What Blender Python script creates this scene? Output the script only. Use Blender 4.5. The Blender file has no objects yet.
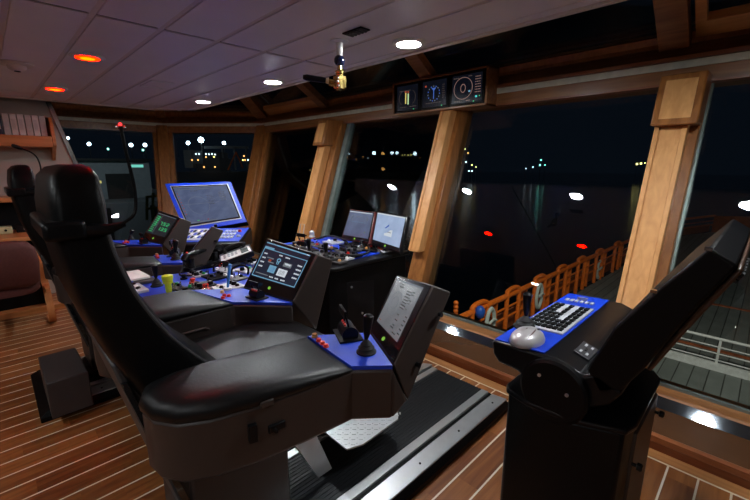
import bpy, bmesh, math, random
from mathutils import Vector, Matrix
random.seed(7)
C = bpy.context.scene.collection
V = Vector
# ------------------------------------------------------------------ survey helpers (camera model measured from the photo)
FPX = 388.0; HH = 85.0; EYE = 1.55
TH = math.atan(HH / FPX); YAW = math.radians(45.3)
Fh = V((-math.sin(YAW), math.cos(YAW), 0)); RR = V((math.cos(YAW), math.sin(YAW), 0))
FF = Fh * math.cos(TH) + V((0, 0, -math.sin(TH)))
UU = Fh * math.sin(TH) + V((0, 0, math.cos(TH)))
EY = V((0, 0, EYE))
def ray(px, py): return FF * FPX + RR * (px - 375) + UU * (250 - py)
def atz(px, py, z):
    d = ray(px, py); return EY + d * ((z - EYE) / d.z)
def atx(px, py, x):
    d = ray(px, py); return EY + d * (x / d.x)
def aty(px, py, y):
    d = ray(px, py); return EY + d * (y / d.y)
def atd(px, py, dist):
    return EY + ray(px, py) * (dist / FPX)
# ------------------------------------------------------------------ materials
MATS = {}
def mat(name, col, rough=.5, metal=0., var=.12, scale=14., bump=0., emit=None, estr=0., spec=.5, coat=0.):
    if name in MATS: return MATS[name]
    m = bpy.data.materials.new(name); m.use_nodes = True
    nt = m.node_tree; b = nt.nodes['Principled BSDF']
    b.inputs['Roughness'].default_value = rough; b.inputs['Metallic'].default_value = metal
    b.inputs['Specular IOR Level'].default_value = spec
    b.inputs['Coat Weight'].default_value = coat
    tc = nt.nodes.new('ShaderNodeTexCoord'); n = nt.nodes.new('ShaderNodeTexNoise')
    n.inputs['Scale'].default_value = scale; n.inputs['Detail'].default_value = 3
    nt.links.new(tc.outputs['Object'], n.inputs['Vector'])
    r = nt.nodes.new('ShaderNodeValToRGB')
    lo = [max(0, c * (1 - var)) for c in col[:3]] + [1]; hi = [min(1, c * (1 + var)) for c in col[:3]] + [1]
    r.color_ramp.elements[0].color = lo; r.color_ramp.elements[1].color = hi
    r.color_ramp.elements[0].position = .3; r.color_ramp.elements[1].position = .7
    nt.links.new(n.outputs['Fac'], r.inputs['Fac']); nt.links.new(r.outputs['Color'], b.inputs['Base Color'])
    if bump:
        bp = nt.nodes.new('ShaderNodeBump'); bp.inputs['Strength'].default_value = bump; bp.inputs['Distance'].default_value = .002
        nt.links.new(n.outputs['Fac'], bp.inputs['Height']); nt.links.new(bp.outputs['Normal'], b.inputs['Normal'])
    if emit:
        b.inputs['Emission Color'].default_value = (*emit, 1); b.inputs['Emission Strength'].default_value = estr
    MATS[name] = m; return m
def wood(name, a, b_, rough=.35, axis='z', scale=6., stretch=14., coat=.15):
    if name in MATS: return MATS[name]
    m = bpy.data.materials.new(name); m.use_nodes = True; nt = m.node_tree; b = nt.nodes['Principled BSDF']
    tc = nt.nodes.new('ShaderNodeTexCoord'); mp = nt.nodes.new('ShaderNodeMapping')
    s = [scale * stretch / 3] * 3; s['xyz'.index(axis)] = scale / 3
    mp.inputs['Scale'].default_value = s
    n = nt.nodes.new('ShaderNodeTexNoise'); n.inputs['Scale'].default_value = 1.; n.inputs['Detail'].default_value = 6; n.inputs['Distortion'].default_value = .6
    r = nt.nodes.new('ShaderNodeValToRGB'); r.color_ramp.elements[0].color = (*a, 1); r.color_ramp.elements[1].color = (*b_, 1)
    r.color_ramp.elements[0].position = .32; r.color_ramp.elements[1].position = .68
    nt.links.new(tc.outputs['Object'], mp.inputs['Vector']); nt.links.new(mp.outputs['Vector'], n.inputs['Vector'])
    nt.links.new(n.outputs['Fac'], r.inputs['Fac']); nt.links.new(r.outputs['Color'], b.inputs['Base Color'])
    b.inputs['Roughness'].default_value = rough; b.inputs['Coat Weight'].default_value = coat; b.inputs['Coat Roughness'].default_value = .15
    MATS[name] = m; return m
def emis(name, col, s):
    if name in MATS: return MATS[name]
    m = bpy.data.materials.new(name); m.use_nodes = True; nt = m.node_tree; nt.nodes.clear()
    o = nt.nodes.new('ShaderNodeOutputMaterial'); e = nt.nodes.new('ShaderNodeEmission')
    e.inputs['Color'].default_value = (*col, 1); e.inputs['Strength'].default_value = s
    nt.links.new(e.outputs[0], o.inputs[0]); MATS[name] = m; return m
def screenmat(name, col, s, col2=None):
    """lit display: emission with a soft procedural unevenness under a smooth glass face"""
    if name in MATS: return MATS[name]
    m = mat(name, (.01, .01, .012), .25, spec=.5, emit=col, estr=s)
    nt = m.node_tree; b = nt.nodes['Principled BSDF']
    tc = nt.nodes.new('ShaderNodeTexCoord'); n = nt.nodes.new('ShaderNodeTexNoise'); n.inputs['Scale'].default_value = 9
    r = nt.nodes.new('ShaderNodeValToRGB'); c2 = col2 or [c * .7 for c in col]
    r.color_ramp.elements[0].color = (*c2, 1); r.color_ramp.elements[1].color = (*col, 1)
    r.color_ramp.elements[0].position = .35; r.color_ramp.elements[1].position = .65
    nt.links.new(tc.outputs['Object'], n.inputs['Vector']); nt.links.new(n.outputs['Fac'], r.inputs['Fac'])
    nt.links.new(r.outputs['Color'], b.inputs['Emission Color']); return m
# ------------------------------------------------------------------ mesh builder
OFF = V((0, 0, 0))
def wloc(o):
    p = V((0, 0, 0))
    while o is not None: p = p + o.location; o = o.parent
    return p
class MB:
    def __init__(s): s.bm = bmesh.new()
    def face(s, pts):
        vs = [s.bm.verts.new(V(p)) for p in pts]; return s.bm.faces.new(vs)
    def hexa(s, a, b):
        """closed solid between two rings of equal length"""
        n = len(a); A = [s.bm.verts.new(V(p)) for p in a]; B = [s.bm.verts.new(V(p)) for p in b]
        s.bm.faces.new(A[::-1]); s.bm.faces.new(B)
        for i in range(n): s.bm.faces.new((A[i], A[(i + 1) % n], B[(i + 1) % n], B[i]))
        return s
    def box(s, x0, x1, y0, y1, z0, z1):
        return s.hexa([(x0, y0, z0), (x1, y0, z0), (x1, y1, z0), (x0, y1, z0)], [(x0, y0, z1), (x1, y0, z1), (x1, y1, z1), (x0, y1, z1)])
    def obox(s, c, X, Y, Z, hx, hy, hz):
        c = V(c); P = lambda a, b, d: c + X * (a * hx) + Y * (b * hy) + Z * (d * hz)
        return s.hexa([P(-1, -1, -1), P(1, -1, -1), P(1, 1, -1), P(-1, 1, -1)], [P(-1, -1, 1), P(1, -1, 1), P(1, 1, 1), P(-1, 1, 1)])
    def prism(s, pts, ax, a, b):
        f = {'x': lambda p, t: (t, p[0], p[1]), 'y': lambda p, t: (p[0], t, p[1]), 'z': lambda p, t: (p[0], p[1], t)}[ax]
        return s.hexa([f(p, a) for p in pts], [f(p, b) for p in pts])
    def loft(s, rings, cap=True):
        R = [[s.bm.verts.new(V(p)) for p in r] for r in rings]; n = len(R[0])
        for i in range(len(R) - 1):
            for k in range(n): s.bm.faces.new((R[i][k], R[i][(k + 1) % n], R[i + 1][(k + 1) % n], R[i + 1][k]))
        if cap: s.bm.faces.new(R[0][::-1]); s.bm.faces.new(R[-1])
        return s
    def cyl(s, p0, p1, r0, r1=None, n=14):
        p0 = V(p0); p1 = V(p1); r1 = r0 if r1 is None else r1
        d = (p1 - p0).normalized(); u = d.orthogonal().normalized(); w = d.cross(u)
        ring = lambda p, r: [p + (u * math.cos(t) + w * math.sin(t)) * r for t in [2 * math.pi * k / n for k in range(n)]]
        return s.loft([ring(p0, r0), ring(p1, r1)])
    def lathe(s, c, prof, ax=V((0, 0, 1)), n=20):
        """prof: (radius, height along ax)"""
        c = V(c); ax = ax.normalized(); u = ax.orthogonal().normalized(); w = ax.cross(u)
        return s.loft([[c + ax * h + (u * math.cos(t) + w * math.sin(t)) * max(r, 1e-4) for t in [2 * math.pi * k / n for k in range(n)]] for r, h in prof])
    def tube(s, path, r, n=8):
        P = [V(p) for p in path]; rings = []; u = None
        for i, p in enumerate(P):
            d = (P[min(i + 1, len(P) - 1)] - P[max(i - 1, 0)]).normalized()
            u = d.orthogonal().normalized() if u is None else (u - d * u.dot(d)).normalized()
            w = d.cross(u); rr = r[i] if isinstance(r, (list, tuple)) else r
            rings.append([p + (u * math.cos(t) + w * math.sin(t)) * rr for t in [2 * math.pi * k / n for k in range(n)]])
        return s.loft(rings)
    def ball(s, c, r, sc=(1, 1, 1), n=14):
        m = Matrix.Translation(V(c)) @ Matrix.Diagonal((*[r * q for q in sc], 1))
        bmesh.ops.create_uvsphere(s.bm, u_segments=n, v_segments=max(6, n // 2), radius=1, matrix=m); return s
    def build(s, name, m, parent=None, origin=None, bevel=0., smooth=35, sub=0, seg=2):
        if OFF.length: bmesh.ops.translate(s.bm, verts=s.bm.verts, vec=OFF)
        bmesh.ops.recalc_face_normals(s.bm, faces=s.bm.faces)
        if origin is None:
            if parent is None:
                xs = [v.co for v in s.bm.verts]
                origin = V(((min(p.x for p in xs) + max(p.x for p in xs)) / 2, (min(p.y for p in xs) + max(p.y for p in xs)) / 2, min(p.z for p in xs)))
            else: origin = wloc(parent)
        else: origin = V(origin) + OFF
        bmesh.ops.translate(s.bm, verts=s.bm.verts, vec=-origin)
        me = bpy.data.meshes.new(name); s.bm.to_mesh(me); s.bm.free()
        for p in me.polygons: p.use_smooth = smooth > 0
        if smooth > 0: me.set_sharp_from_angle(angle=math.radians(smooth))
        me.materials.append(m)
        o = bpy.data.objects.new(name, me); C.objects.link(o)
        if parent is not None: o.parent = parent; o.location = origin - wloc(parent)
        else: o.location = origin
        if bevel:
            b = o.modifiers.new('bevel', 'BEVEL'); b.width = bevel; b.segments = seg; b.limit_method = 'ANGLE'; b.angle_limit = math.radians(40)
        if sub:
            b = o.modifiers.new('sub', 'SUBSURF'); b.levels = sub; b.render_levels = sub
        return o
def tag(o, label, cat, group=None):
    o['label'] = label; o['category'] = cat
    if group: o['group'] = group
    return o
def struct(o, kind='structure'): o['kind'] = kind; return o
def thing(name, loc, label, cat, group=None):
    o = bpy.data.objects.new(name, None); C.objects.link(o); o.location = V(loc) + OFF; o.empty_display_size = .1
    return tag(o, label, cat, group)
def sroot(name, loc=(0, 0, 0)):
    o = bpy.data.objects.new(name, None); C.objects.link(o); o.location = V(loc); o['kind'] = 'structure'; return o
def spline(pts, k=6):
    P = [V(p) for p in pts]; out = []
    for i in range(len(P) - 1):
        a = P[max(i - 1, 0)]; b = P[i]; c = P[i + 1]; d = P[min(i + 2, len(P) - 1)]
        for j in range(k):
            t = j / k; out.append(.5 * ((2 * b) + (c - a) * t + (2 * a - 5 * b + 4 * c - d) * t * t + (3 * b - a - 3 * c + d) * t ** 3))
    out.append(P[-1]); return out
# ------------------------------------------------------------------ palette
teak = wood('teak_trim', (.24, .085, .020), (.40, .155, .040), .38, 'z')
teakx = wood('teak_trim_along', (.20, .075, .022), (.36, .15, .048), .38, 'x')
oak = wood('light_teak_face', (.62, .29, .095), (.76, .39, .145), .4, 'z', coat=.1)
rwood = wood('red_teak', (.20, .055, .018), (.30, .095, .03), .35, 'x')
ledgew = mat('varnished_ledge', (.13, .055, .024), .26, .35, var=.06, scale=4)
shelfw = wood('shelf_wood', (.42, .15, .04), (.55, .22, .07), .4, 'y')
silver = mat('aluminium', (.55, .56, .57), .38, .85, var=.05)
steel = mat('brushed_steel', (.10, .115, .13), .05, .9, var=.05)
frame_al = mat('window_frame_metal', (.20, .25, .23), .4, .5)
black = mat('black_paint', (.003, .003, .0035), .42, spec=.16)
blackp = mat('black_plastic', (.005, .005, .006), .32, spec=.2)
rubber = mat('black_rubber', (.006, .006, .007), .6, spec=.3)
leather = mat('black_leather', (.0045, .0045, .005), .42, bump=.25, scale=90, spec=.30)
brownm = mat('dark_brown_enamel', (.034, .024, .021), .45, var=.06)
greym = mat('dark_grey_enamel', (.045, .042, .042), .45, var=.06)
blue = mat('blue_panel', (.003, .040, .50), .42, var=.08)
panelgrey = mat('light_grey_plastic', (.42, .43, .46), .4)
white = mat('white_plastic', (.75, .75, .73), .45)
red = mat('red_plastic', (.55, .02, .01), .35)
amber = mat('amber_plastic', (.6, .3, .1), .35)
glassblk = mat('black_glass', (.006, .006, .008), .12, spec=.6)
chrome = mat('chrome', (.7, .7, .7), .12, 1.)
brass = mat('brass', (.62, .45, .15), .2, 1.)
ceilm = mat('ceiling_enamel', (.74, .69, .705), .40, var=.03, scale=3)
ceilt = mat('ceiling_joint', (.62, .54, .50), .4, var=.03)
dark = mat('ceiling_gap_black', (.01, .01, .01), .8)
wallm = mat('wall_panel', (.34, .29, .25), .55, var=.04, scale=4)
darkwall = mat('aft_wall_panel', (.06, .05, .045), .5, var=.05)

def glass_mat():
    m = bpy.data.materials.new('window_glass'); m.use_nodes = True; nt = m.node_tree; nt.nodes.clear()
    o = nt.nodes.new('ShaderNodeOutputMaterial'); mx = nt.nodes.new('ShaderNodeMixShader')
    t = nt.nodes.new('ShaderNodeBsdfTransparent'); g = nt.nodes.new('ShaderNodeBsdfGlossy'); f = nt.nodes.new('ShaderNodeFresnel')
    t.inputs[0].default_value = (.86, .92, .93, 1); g.inputs['Roughness'].default_value = .0; f.inputs['IOR'].default_value = 1.5
    tc = nt.nodes.new('ShaderNodeTexCoord'); n = nt.nodes.new('ShaderNodeTexNoise'); n.inputs['Scale'].default_value = 3
    r = nt.nodes.new('ShaderNodeMapRange'); r.inputs[3].default_value = .9; r.inputs[4].default_value = 1.
    ml = nt.nodes.new('ShaderNodeMath'); ml.operation = 'MULTIPLY'
    nt.links.new(tc.outputs['Object'], n.inputs['Vector']); nt.links.new(n.outputs['Fac'], r.inputs[0])
    nt.links.new(f.outputs[0], ml.inputs[0]); nt.links.new(r.outputs[0], ml.inputs[1])
    nt.links.new(ml.outputs[0], mx.inputs[0]); nt.links.new(t.outputs[0], mx.inputs[1]); nt.links.new(g.outputs[0], mx.inputs[2])
    nt.links.new(mx.outputs[0], o.inputs[0]); MATS['window_glass'] = m; return m
glass = glass_mat()

def floor_mat():
    m = bpy.data.materials.new('teak_deck_planks'); m.use_nodes = True; nt = m.node_tree; b = nt.nodes['Principled BSDF']
    L = nt.links.new; N = nt.nodes.new
    def math_(op, a, b2=None, c=None):
        n = N('ShaderNodeMath'); n.operation = op
        for i, v in enumerate((a, b2, c)):
            if v is None: continue
            if isinstance(v, (int, float)): n.inputs[i].default_value = v
            else: L(v, n.inputs[i])
        return n.outputs[0]
    tc = N('ShaderNodeTexCoord'); sp = N('ShaderNodeSeparateXYZ'); L(tc.outputs['Object'], sp.inputs[0])
    x, y = sp.outputs[0], sp.outputs[1]
    u = math_('DIVIDE', math_('ADD', x, .055 + 12.4), .1242); k = math_('FLOOR', u); fr = math_('FRACT', u)
    line = math_('LESS_THAN', math_('ABSOLUTE', math_('SUBTRACT', fr, .5)), .463)      # 1 inside the plank
    # each plank row is cut into boards of its own length
    h = math_('FRACT', math_('MULTIPLY', math_('SINE', math_('MULTIPLY', k, 12.9898)), 43758.5))
    v = math_('ADD', math_('DIVIDE', y, .62), math_('MULTIPLY', h, 9.)); j = math_('FLOOR', v)
    h2 = math_('FRACT', math_('MULTIPLY', math_('SINE', math_('ADD', math_('MULTIPLY', k, 7.13), math_('MULTIPLY', j, 3.77))), 2371.3))
    mp = N('ShaderNodeCombineXYZ'); L(math_('MULTIPLY', x, 28.), mp.inputs[0]); L(math_('MULTIPLY', y, 2.2), mp.inputs[1]); L(math_('MULTIPLY', h2, 40.), mp.inputs[2])
    n = N('ShaderNodeTexNoise'); n.inputs['Scale'].default_value = 1; n.inputs['Detail'].default_value = 6; n.inputs['Distortion'].default_value = .8; L(mp.outputs[0], n.inputs['Vector'])
    r = N('ShaderNodeValToRGB'); r.color_ramp.elements[0].color = (.15, .042, .010, 1); r.color_ramp.elements[1].color = (.42, .155, .040, 1)
    r.color_ramp.elements[0].position = .25; r.color_ramp.elements[1].position = .78
    L(math_('ADD', math_('MULTIPLY', n.outputs['Fac'], .7), math_('MULTIPLY', h2, .3)), r.inputs['Fac'])
    mx = N('ShaderNodeMix'); mx.data_type = 'RGBA'; L(line, mx.inputs[0]); mx.inputs[6].default_value = (.80, .70, .56, 1); L(r.outputs['Color'], mx.inputs[7])
    L(mx.outputs[2], b.inputs['Base Color']); b.inputs['Roughness'].default_value = .42
    return m
# ------------------------------------------------------------------ the bridge: plan of the window band
nA, cA = V((0, 1)), 3.46
nB = V((-.723, .691)).normalized(); cB = nB.dot(V((-6.2, 3.46)))
nC, cC = V((-1, 0)), 7.36
XR, CE = 3.2, .72                                     # right end of wall A, aft end of wall C
LEAN = .34
def wg(z): return .138 + LEAN * (z - 2.22)            # glass plane, outward offset from the header face
def isect(n1, c1, n2, c2):
    d = n1.x * n2.y - n1.y * n2.x
    return V(((c1 * n2.y - c2 * n1.y) / d, (n1.x * c2 - n2.x * c1) / d))
def poly(w): return [V((XR, cA + w)), isect(nA, cA + w, nB, cB + w), isect(nB, cB + w, nC, cC + w), V((-(cC + w), CE))]
def sweep(prof, name, m, bevel=0.):
    b = MB(); rings = []
    for i in range(4): rings.append([(*poly(w)[i], z) for w, z in prof])
    b.loft(rings); return struct(b.build(name, m, bevel=bevel, smooth=0))
# header beam, metal strip, frame above
sweep([(0, 2.085), (0, 2.18), (.0, 2.245), (.02, 2.28), (.06, 2.35), (.11, 2.37), (.3, 2.37), (.3, 2.085)], 'trim_1', teakx)
sweep([(-.014, 2.187), (-.014, 2.233), (.001, 2.233), (.001, 2.187)], 'trim_2', mat('pale_strip', (.66, .64, .52), .4))
sweep([(-.03, 2.236), (-.03, 2.262), (.01, 2.262), (.01, 2.236)], 'trim_3', rwood)
sweep([(-.008, 2.083), (-.008, 2.098), (.10, 2.098), (.10, 2.083)], 'trim_4', rwood)
# ledge under the windows
sweep([(-1.04, 0), (-1.04, .05), (-1.055, .06), (-1.055, .093), (-1.03, .1), (-1.02, .095), (-1.02, 0)], 'trim_5', rwood)
sweep([(-1.02, 0), (-1.02, .092), (-.73, .092), (-.73, 0)], 'trim_6', ledgew)
sweep([(-.73, 0), (-.73, .0925), (-.674, .143), (-.66, .143), (-.66, 0)], 'trim_7', steel)
sweep([(-.674, .0), (-.674, .143), (-.664, .156), (-.60, .162), (-.56, .168), (-.47, .168), (-.47, 0)], 'trim_8', teakx)
sweep([(-.575, .165), (-.575, .185), (-.55, .185), (-.55, .165)], 'trim_9', frame_al)
# windows
def wpt(n, c, s, w, z):
    t = V((-n.y, n.x)); p = n * (c + w) - t * s      # for wall A (n=+y): t=(-1,0) so s grows with +x
    return V((p.x, p.y, z))
def pane(idx, n, c, s0, s1, z0=.168, z1=2.1, s0t=None, s1t=None, fl=.028):
    s0t = s0 if s0t is None else s0t; s1t = s1 if s1t is None else s1t
    r = sroot('window_%d' % idx, (*wpt(n, c, (s0 + s1) / 2, wg(z0), z0).xy, z0))
    MB().hexa([wpt(n, c, s0, wg(z0), z0), wpt(n, c, s1, wg(z0), z0), wpt(n, c, s1t, wg(z1), z1), wpt(n, c, s0t, wg(z1), z1)],
              [wpt(n, c, s0, wg(z0) + .01, z0), wpt(n, c, s1, wg(z0) + .01, z0), wpt(n, c, s1t, wg(z1) + .01, z1), wpt(n, c, s0t, wg(z1) + .01, z1)]).build('glass', glass, r)
    f = MB(); e = .028
    for a, at, b, bt in ((s0, s0t, s0 + fl, s0t + fl), (s1 - e, s1t - e, s1, s1t)):
        f.hexa([wpt(n, c, a, wg(z0) - .035, z0), wpt(n, c, b, wg(z0) - .035, z0), wpt(n, c, bt, wg(z1) - .035, z1), wpt(n, c, at, wg(z1) - .035, z1)],
               [wpt(n, c, a, wg(z0) + .02, z0), wpt(n, c, b, wg(z0) + .02, z0), wpt(n, c, bt, wg(z1) + .02, z1), wpt(n, c, at, wg(z1) + .02, z1)])
    f.build('window_frame', frame_al, r)
    return r
PX = [-.50, -2.35, -4.26]
PH = .115
AB0 = poly(wg(.168))[1]; AB1 = poly(wg(2.1))[1]; BC0 = poly(wg(.168))[2]; BC1 = poly(wg(2.1))[2]
edges = [(-4.05, -2.43), (-2.27, -.50 - PH), (-.50 + PH, 1.34 - PH), (1.34 + PH, 3.1)]
for i, (a, b_) in enumerate(edges): pane(i + 1, nA, cA, a - .03, b_ + .03, fl=(.085, .04, .045, .028)[i])
pane(5, nA, cA, AB0.x + .12, -4.26 - .105 + .03, s0t=AB1.x + .12)
def sB(p): t = V((-nB.y, nB.x)); return -t.dot(p)
pane(6, nB, cB, sB(BC0) + .12, sB(AB0) - .12, s0t=sB(BC1) + .12, s1t=sB(AB1) - .12)
def sC(p): t = V((-nC.y, nC.x)); return -t.dot(p)
pane(7, nC, cC, sC(V((0, CE))) + .03, sC(BC0) - .1, s1t=sC(BC1) - .1)
# posts: a body with a proud face, two of them with a capital box
def slab(b, n, c, s0, s1, d0, d1, z0, z1):
    q = lambda s, d, z: wpt(n, c, s, wg(z) - d, z)
    b.hexa([q(s0, d0, z0), q(s1, d0, z0), q(s1, d1, z0), q(s0, d1, z0)], [q(s0, d0, z1), q(s1, d0, z1), q(s1, d1, z1), q(s0, d1, z1)])
def post(idx, n, c, s, capital=False, zlow=.45, hw=.115, right=0., proud=.21):
    r = sroot('trim_%d' % idx, (*wpt(n, c, s, wg(.168), .168).xy, .168))
    b = MB(); slab(b, n, c, s - hw, s + hw + right, .12, -.1, .15, 2.12); b.build('post_body', teak, r, bevel=.006)
    f = MB()
    slab(f, n, c, s - hw + .01, s + hw - .05, proud, .10, zlow, 2.10); f.build('post_face', oak, r, bevel=.004)
    g = MB()
    for a in (s - hw + .004, s + hw - .078): slab(g, n, c, a, a + .03, proud + .012, .13, zlow + .01, 2.10)
    g.build('post_moulding', oak, r, bevel=.004)
    if capital:
        k = MB(); slab(k, n, c, s - hw - .01, s + hw + .005, proud + .09, .1, 1.80, 2.125); k.build('capital', teak, r, bevel=.012)
        k = MB(); slab(k, n, c, s - hw + .03, s + hw - .035, proud + .096, .2, 1.84, 2.085); k.build('capital_panel', oak, r)
    return r
post(10, nA, cA, PX[0], True, zlow=.4)
post(11, nA, cA, PX[1], False, zlow=.72, hw=.092)
post(12, nA, cA, PX[2], True, zlow=.35, hw=.105, right=.07)
post(13, nA, cA, 1.34, False)
nAB = (nA + nB).normalized(); kAB = nAB.dot(nA); nBC = (nB + nC).normalized(); kBC = nBC.dot(nB)
def cpost(idx, n, k, corner_fn, hw=.15):
    r = sroot('trim_%d' % idx, (*corner_fn(wg(.168)), .168)); t = V((-n.y, n.x)); 
    def q(s, d, z):
        p = corner_fn(wg(z)) - n * d + t * s; return V((p.x, p.y, z))
    for nm, m, w_, d0, d1 in (('post_body', teak, hw, .13, -.1), ('post_face', teak, hw * .55, .2, .1)):
        MB().hexa([q(-w_, d0, .15), q(w_, d0, .15), q(w_, d1, .15), q(-w_, d1, .15)], [q(-w_, d0, 2.2), q(w_, d0, 2.2), q(w_, d1, 2.2), q(-w_, d1, 2.2)]).build(nm, m, r, bevel=.01)
cpost(14, nAB, kAB, lambda w: poly(w)[1]); cpost(15, nBC, kBC, lambda w: poly(w)[2])
# aft end of the band on the left: a metal strip leaning with the glass
b = MB(); q = lambda s, d, z: wpt(nC, cC, s, wg(z) - d, z); s0 = sC(V((0, CE)))
b.hexa([q(s0 - .10, .15, .0), q(s0 + .03, .15, .0), q(s0 + .03, -.05, .0), q(s0 - .10, -.05, .0)], [q(s0 - .10, .15, 2.3), q(s0 + .03, .15, 2.3), q(s0 + .03, -.05, 2.3), q(s0 - .10, -.05, 2.3)])
struct(b.build('trim_16', steel, bevel=.006))
# sloping skylight band between header and ceiling
def skyz(w): return 2.37 + (.10 - w) * .65
sweep([(.10, 2.36), (.13, 2.375), (-1.55, skyz(-1.55)), (-1.55, skyz(-1.55) - .012)], 'window_8', glass)
sweep([(.05, 2.345), (.05, 2.40), (.02, 2.425), (.0, 2.41), (.03, 2.37), (.03, 2.345)], 'trim_17', teak)
sweep([(.022, 2.424), (.022, 2.432), (.008, 2.436), (.008, 2.424)], 'trim_18', mat('sky_bead', (.30, .17, .06), .4))
def rafter(idx, n, c, s, hw=.08, dep=.14, w1=-1.5):
    b = MB(); q = lambda s_, w, dz: V((*wpt(n, c, s_, w, 0).xy, skyz(w) + dz))
    b.hexa([q(s - hw, .08, -.02), q(s + hw, .08, -.02), q(s + hw, .0, -dep + .02), q(s - hw, .0, -dep + .02)], [q(s - hw, w1, -.02), q(s + hw, w1, -.02), q(s + hw, w1, -dep), q(s - hw, w1, -dep)])
    struct(b.build('trim_%d' % idx, teakx, bevel=.006))
rafter(19, nA, cA, -.61, .085); rafter(20, nA, cA, -2.62, .075); rafter(21, nA, cA, -4.50, .075); rafter(22, nA, cA, 1.4)
rafter(23, nAB, nAB.dot(poly(0)[1]), -V((-nAB.y, nAB.x)).dot(poly(0)[1]), .11, w1=-1.3)
rafter(24, nBC, nBC.dot(poly(0)[2]), -V((-nBC.y, nBC.x)).dot(poly(0)[2]), .07, w1=-1.3)
# framed opening skylight at the right end
b = MB(); Q = lambda x, w, dz: V((x, cA + w, skyz(w) + dz))
for (x0, x1, w0, w1) in ((-.50, 1.3, .0, -.10), (-.50, -.44, .0, -1.3), (1.24, 1.3, .0, -1.3), (-5.98, -4.58, .03, -.09), (-4.64, -4.58, .0, -1.3)):
    b.hexa([Q(x0, w0, -.07), Q(x1, w0, -.07), Q(x1, w1, -.07), Q(x0, w1, -.07)], [Q(x0, w0, -.015), Q(x1, w0, -.015), Q(x1, w1, -.015), Q(x0, w1, -.015)])
struct(b.build('trim_25', wood('light_teak_along', (.50, .22, .06), (.66, .32, .10), .4, 'x'), bevel=.006))
# fascia between ceiling edge and skylight
CX0, CY1 = -5.76, 2.07
cBc = 5.33
def clip(P, n, c):
    out = []
    for i in range(len(P)):
        a, b2 = P[i], P[(i + 1) % len(P)]; da = n.dot(a) - c; db = n.dot(b2) - c
        if da <= 0: out.append(a)
        if da * db < 0: out.append(a + (b2 - a) * (da / (da - db)))
    return out
outline = clip([V((CX0, -3.2)), V((XR, -3.2)), V((XR, CY1)), V((CX0, CY1))], nB, cBc)
b = MB(); b.prism(outline, 'z', 2.262, 3.40); struct(b.build('trim_26', darkwall))
# ceiling panels: 0.3 m wide boards running along x, three metres long
ceil_root = sroot('ceiling', (-2.4, 0, 2.25))
b = MB(); cuts = [(-5.76, -5.385), (-5.365, -2.41), (-2.385, .55), (.57, 3.2)]
y = 1.97
rows = [(1.985, 2.055)]
while y > -3.2: rows.append((y - .30 + .026, y - .0)); y -= .30
for x0, x1 in cuts:
    for y0, y1 in rows:
        P = clip([V((x0, y0)), V((x1, y0)), V((x1, y1)), V((x0, y1))], nB, cBc - .02)
        if len(P) < 3: continue
        b.prism(P, 'z', 2.25, 2.258)
b.build('ceiling_boards', ceilm, ceil_root, bevel=.004)
b = MB()
y = 1.968
while y > -3.2: b.box(CX0 + .02, XR, y - .002, y + .030, 2.2555, 2.262); y -= .30
b.build('ceiling_joint', ceilt, ceil_root)
b = MB()
for i in range(len(outline)):
    p, r_ = outline[i], outline[(i + 1) % len(outline)]
    if abs(p.y + 3.2) < .01 and abs(r_.y + 3.2) < .01: continue
    if abs(p.x - XR) < .01 and abs(r_.x - XR) < .01: continue
    d = (r_ - p).normalized(); n = V((d.y, -d.x)); 
    b.hexa([(*p, 2.238), (*r_, 2.238), (*(r_ - n * .03), 2.238), (*(p - n * .03), 2.238)], [(*p, 2.3), (*r_, 2.3), (*(r_ - n * .03), 2.3), (*(p - n * .03), 2.3)])
b.build('ceiling_edge', ceilt, ceil_root)
# floor, aft and starboard walls (closing the room)
P = poly(-.75); fl = MB(); fl.prism([V((XR, -3.2)), P[0], P[1], P[2], V((P[3].x, -3.2))], 'z', -.05, 0)
struct(fl.build('floor', floor_mat(), origin=(0, 0, 0)))
MP = poly(-1.12); MQ = poly(-1.03)
b = MB()
for i in range(3): b.hexa([(*MP[i], 0), (*MP[i + 1], 0), (*MQ[i + 1], 0), (*MQ[i], 0)], [(*MP[i], .003), (*MP[i + 1], .003), (*MQ[i + 1], .003), (*MQ[i], .003)])
struct(b.build('trim_27', wood('margin_board', (.30, .12, .035), (.45, .20, .07), .4, 'x')))
MR = poly(-1.128)
b = MB()
for i in range(3): b.hexa([(*MR[i], 0), (*MR[i + 1], 0), (*MP[i + 1], 0), (*MP[i], 0)], [(*MR[i], .003), (*MR[i + 1], .003), (*MP[i + 1], .003), (*MP[i], .003)])
struct(b.build('trim_28', mat('caulk', (.8, .7, .56), .6)))
struct(MB().box(-7.6, XR, -3.3, -3.2, 0, 3.5).build('wall_aft', darkwall))
struct(MB().box(XR, XR + .1, -3.2, 3.9, 0, 3.5).build('wall_starboard', darkwall))
struct(MB().prism([(-3.2, 0), (1.14, 0), (.82, 1.5), (.635, 2.3), (.60, 3.4), (-3.2, 3.4)], 'x', -6.15, -6.05).build('wall_port', wallm))
struct(MB().box(-7.7, -6.15, .56, .60, 0, 3.4).build('wall_return', wallm))
struct(MB().prism([(1.13, .0), (1.18, .0), (.86, 1.5), (.68, 2.26), (.63, 2.26), (.81, 1.5)], 'x', -6.07, -6.03).build('trim_29', mat('dull_steel', (.20, .20, .19), .25, .8), bevel=.004))
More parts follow.
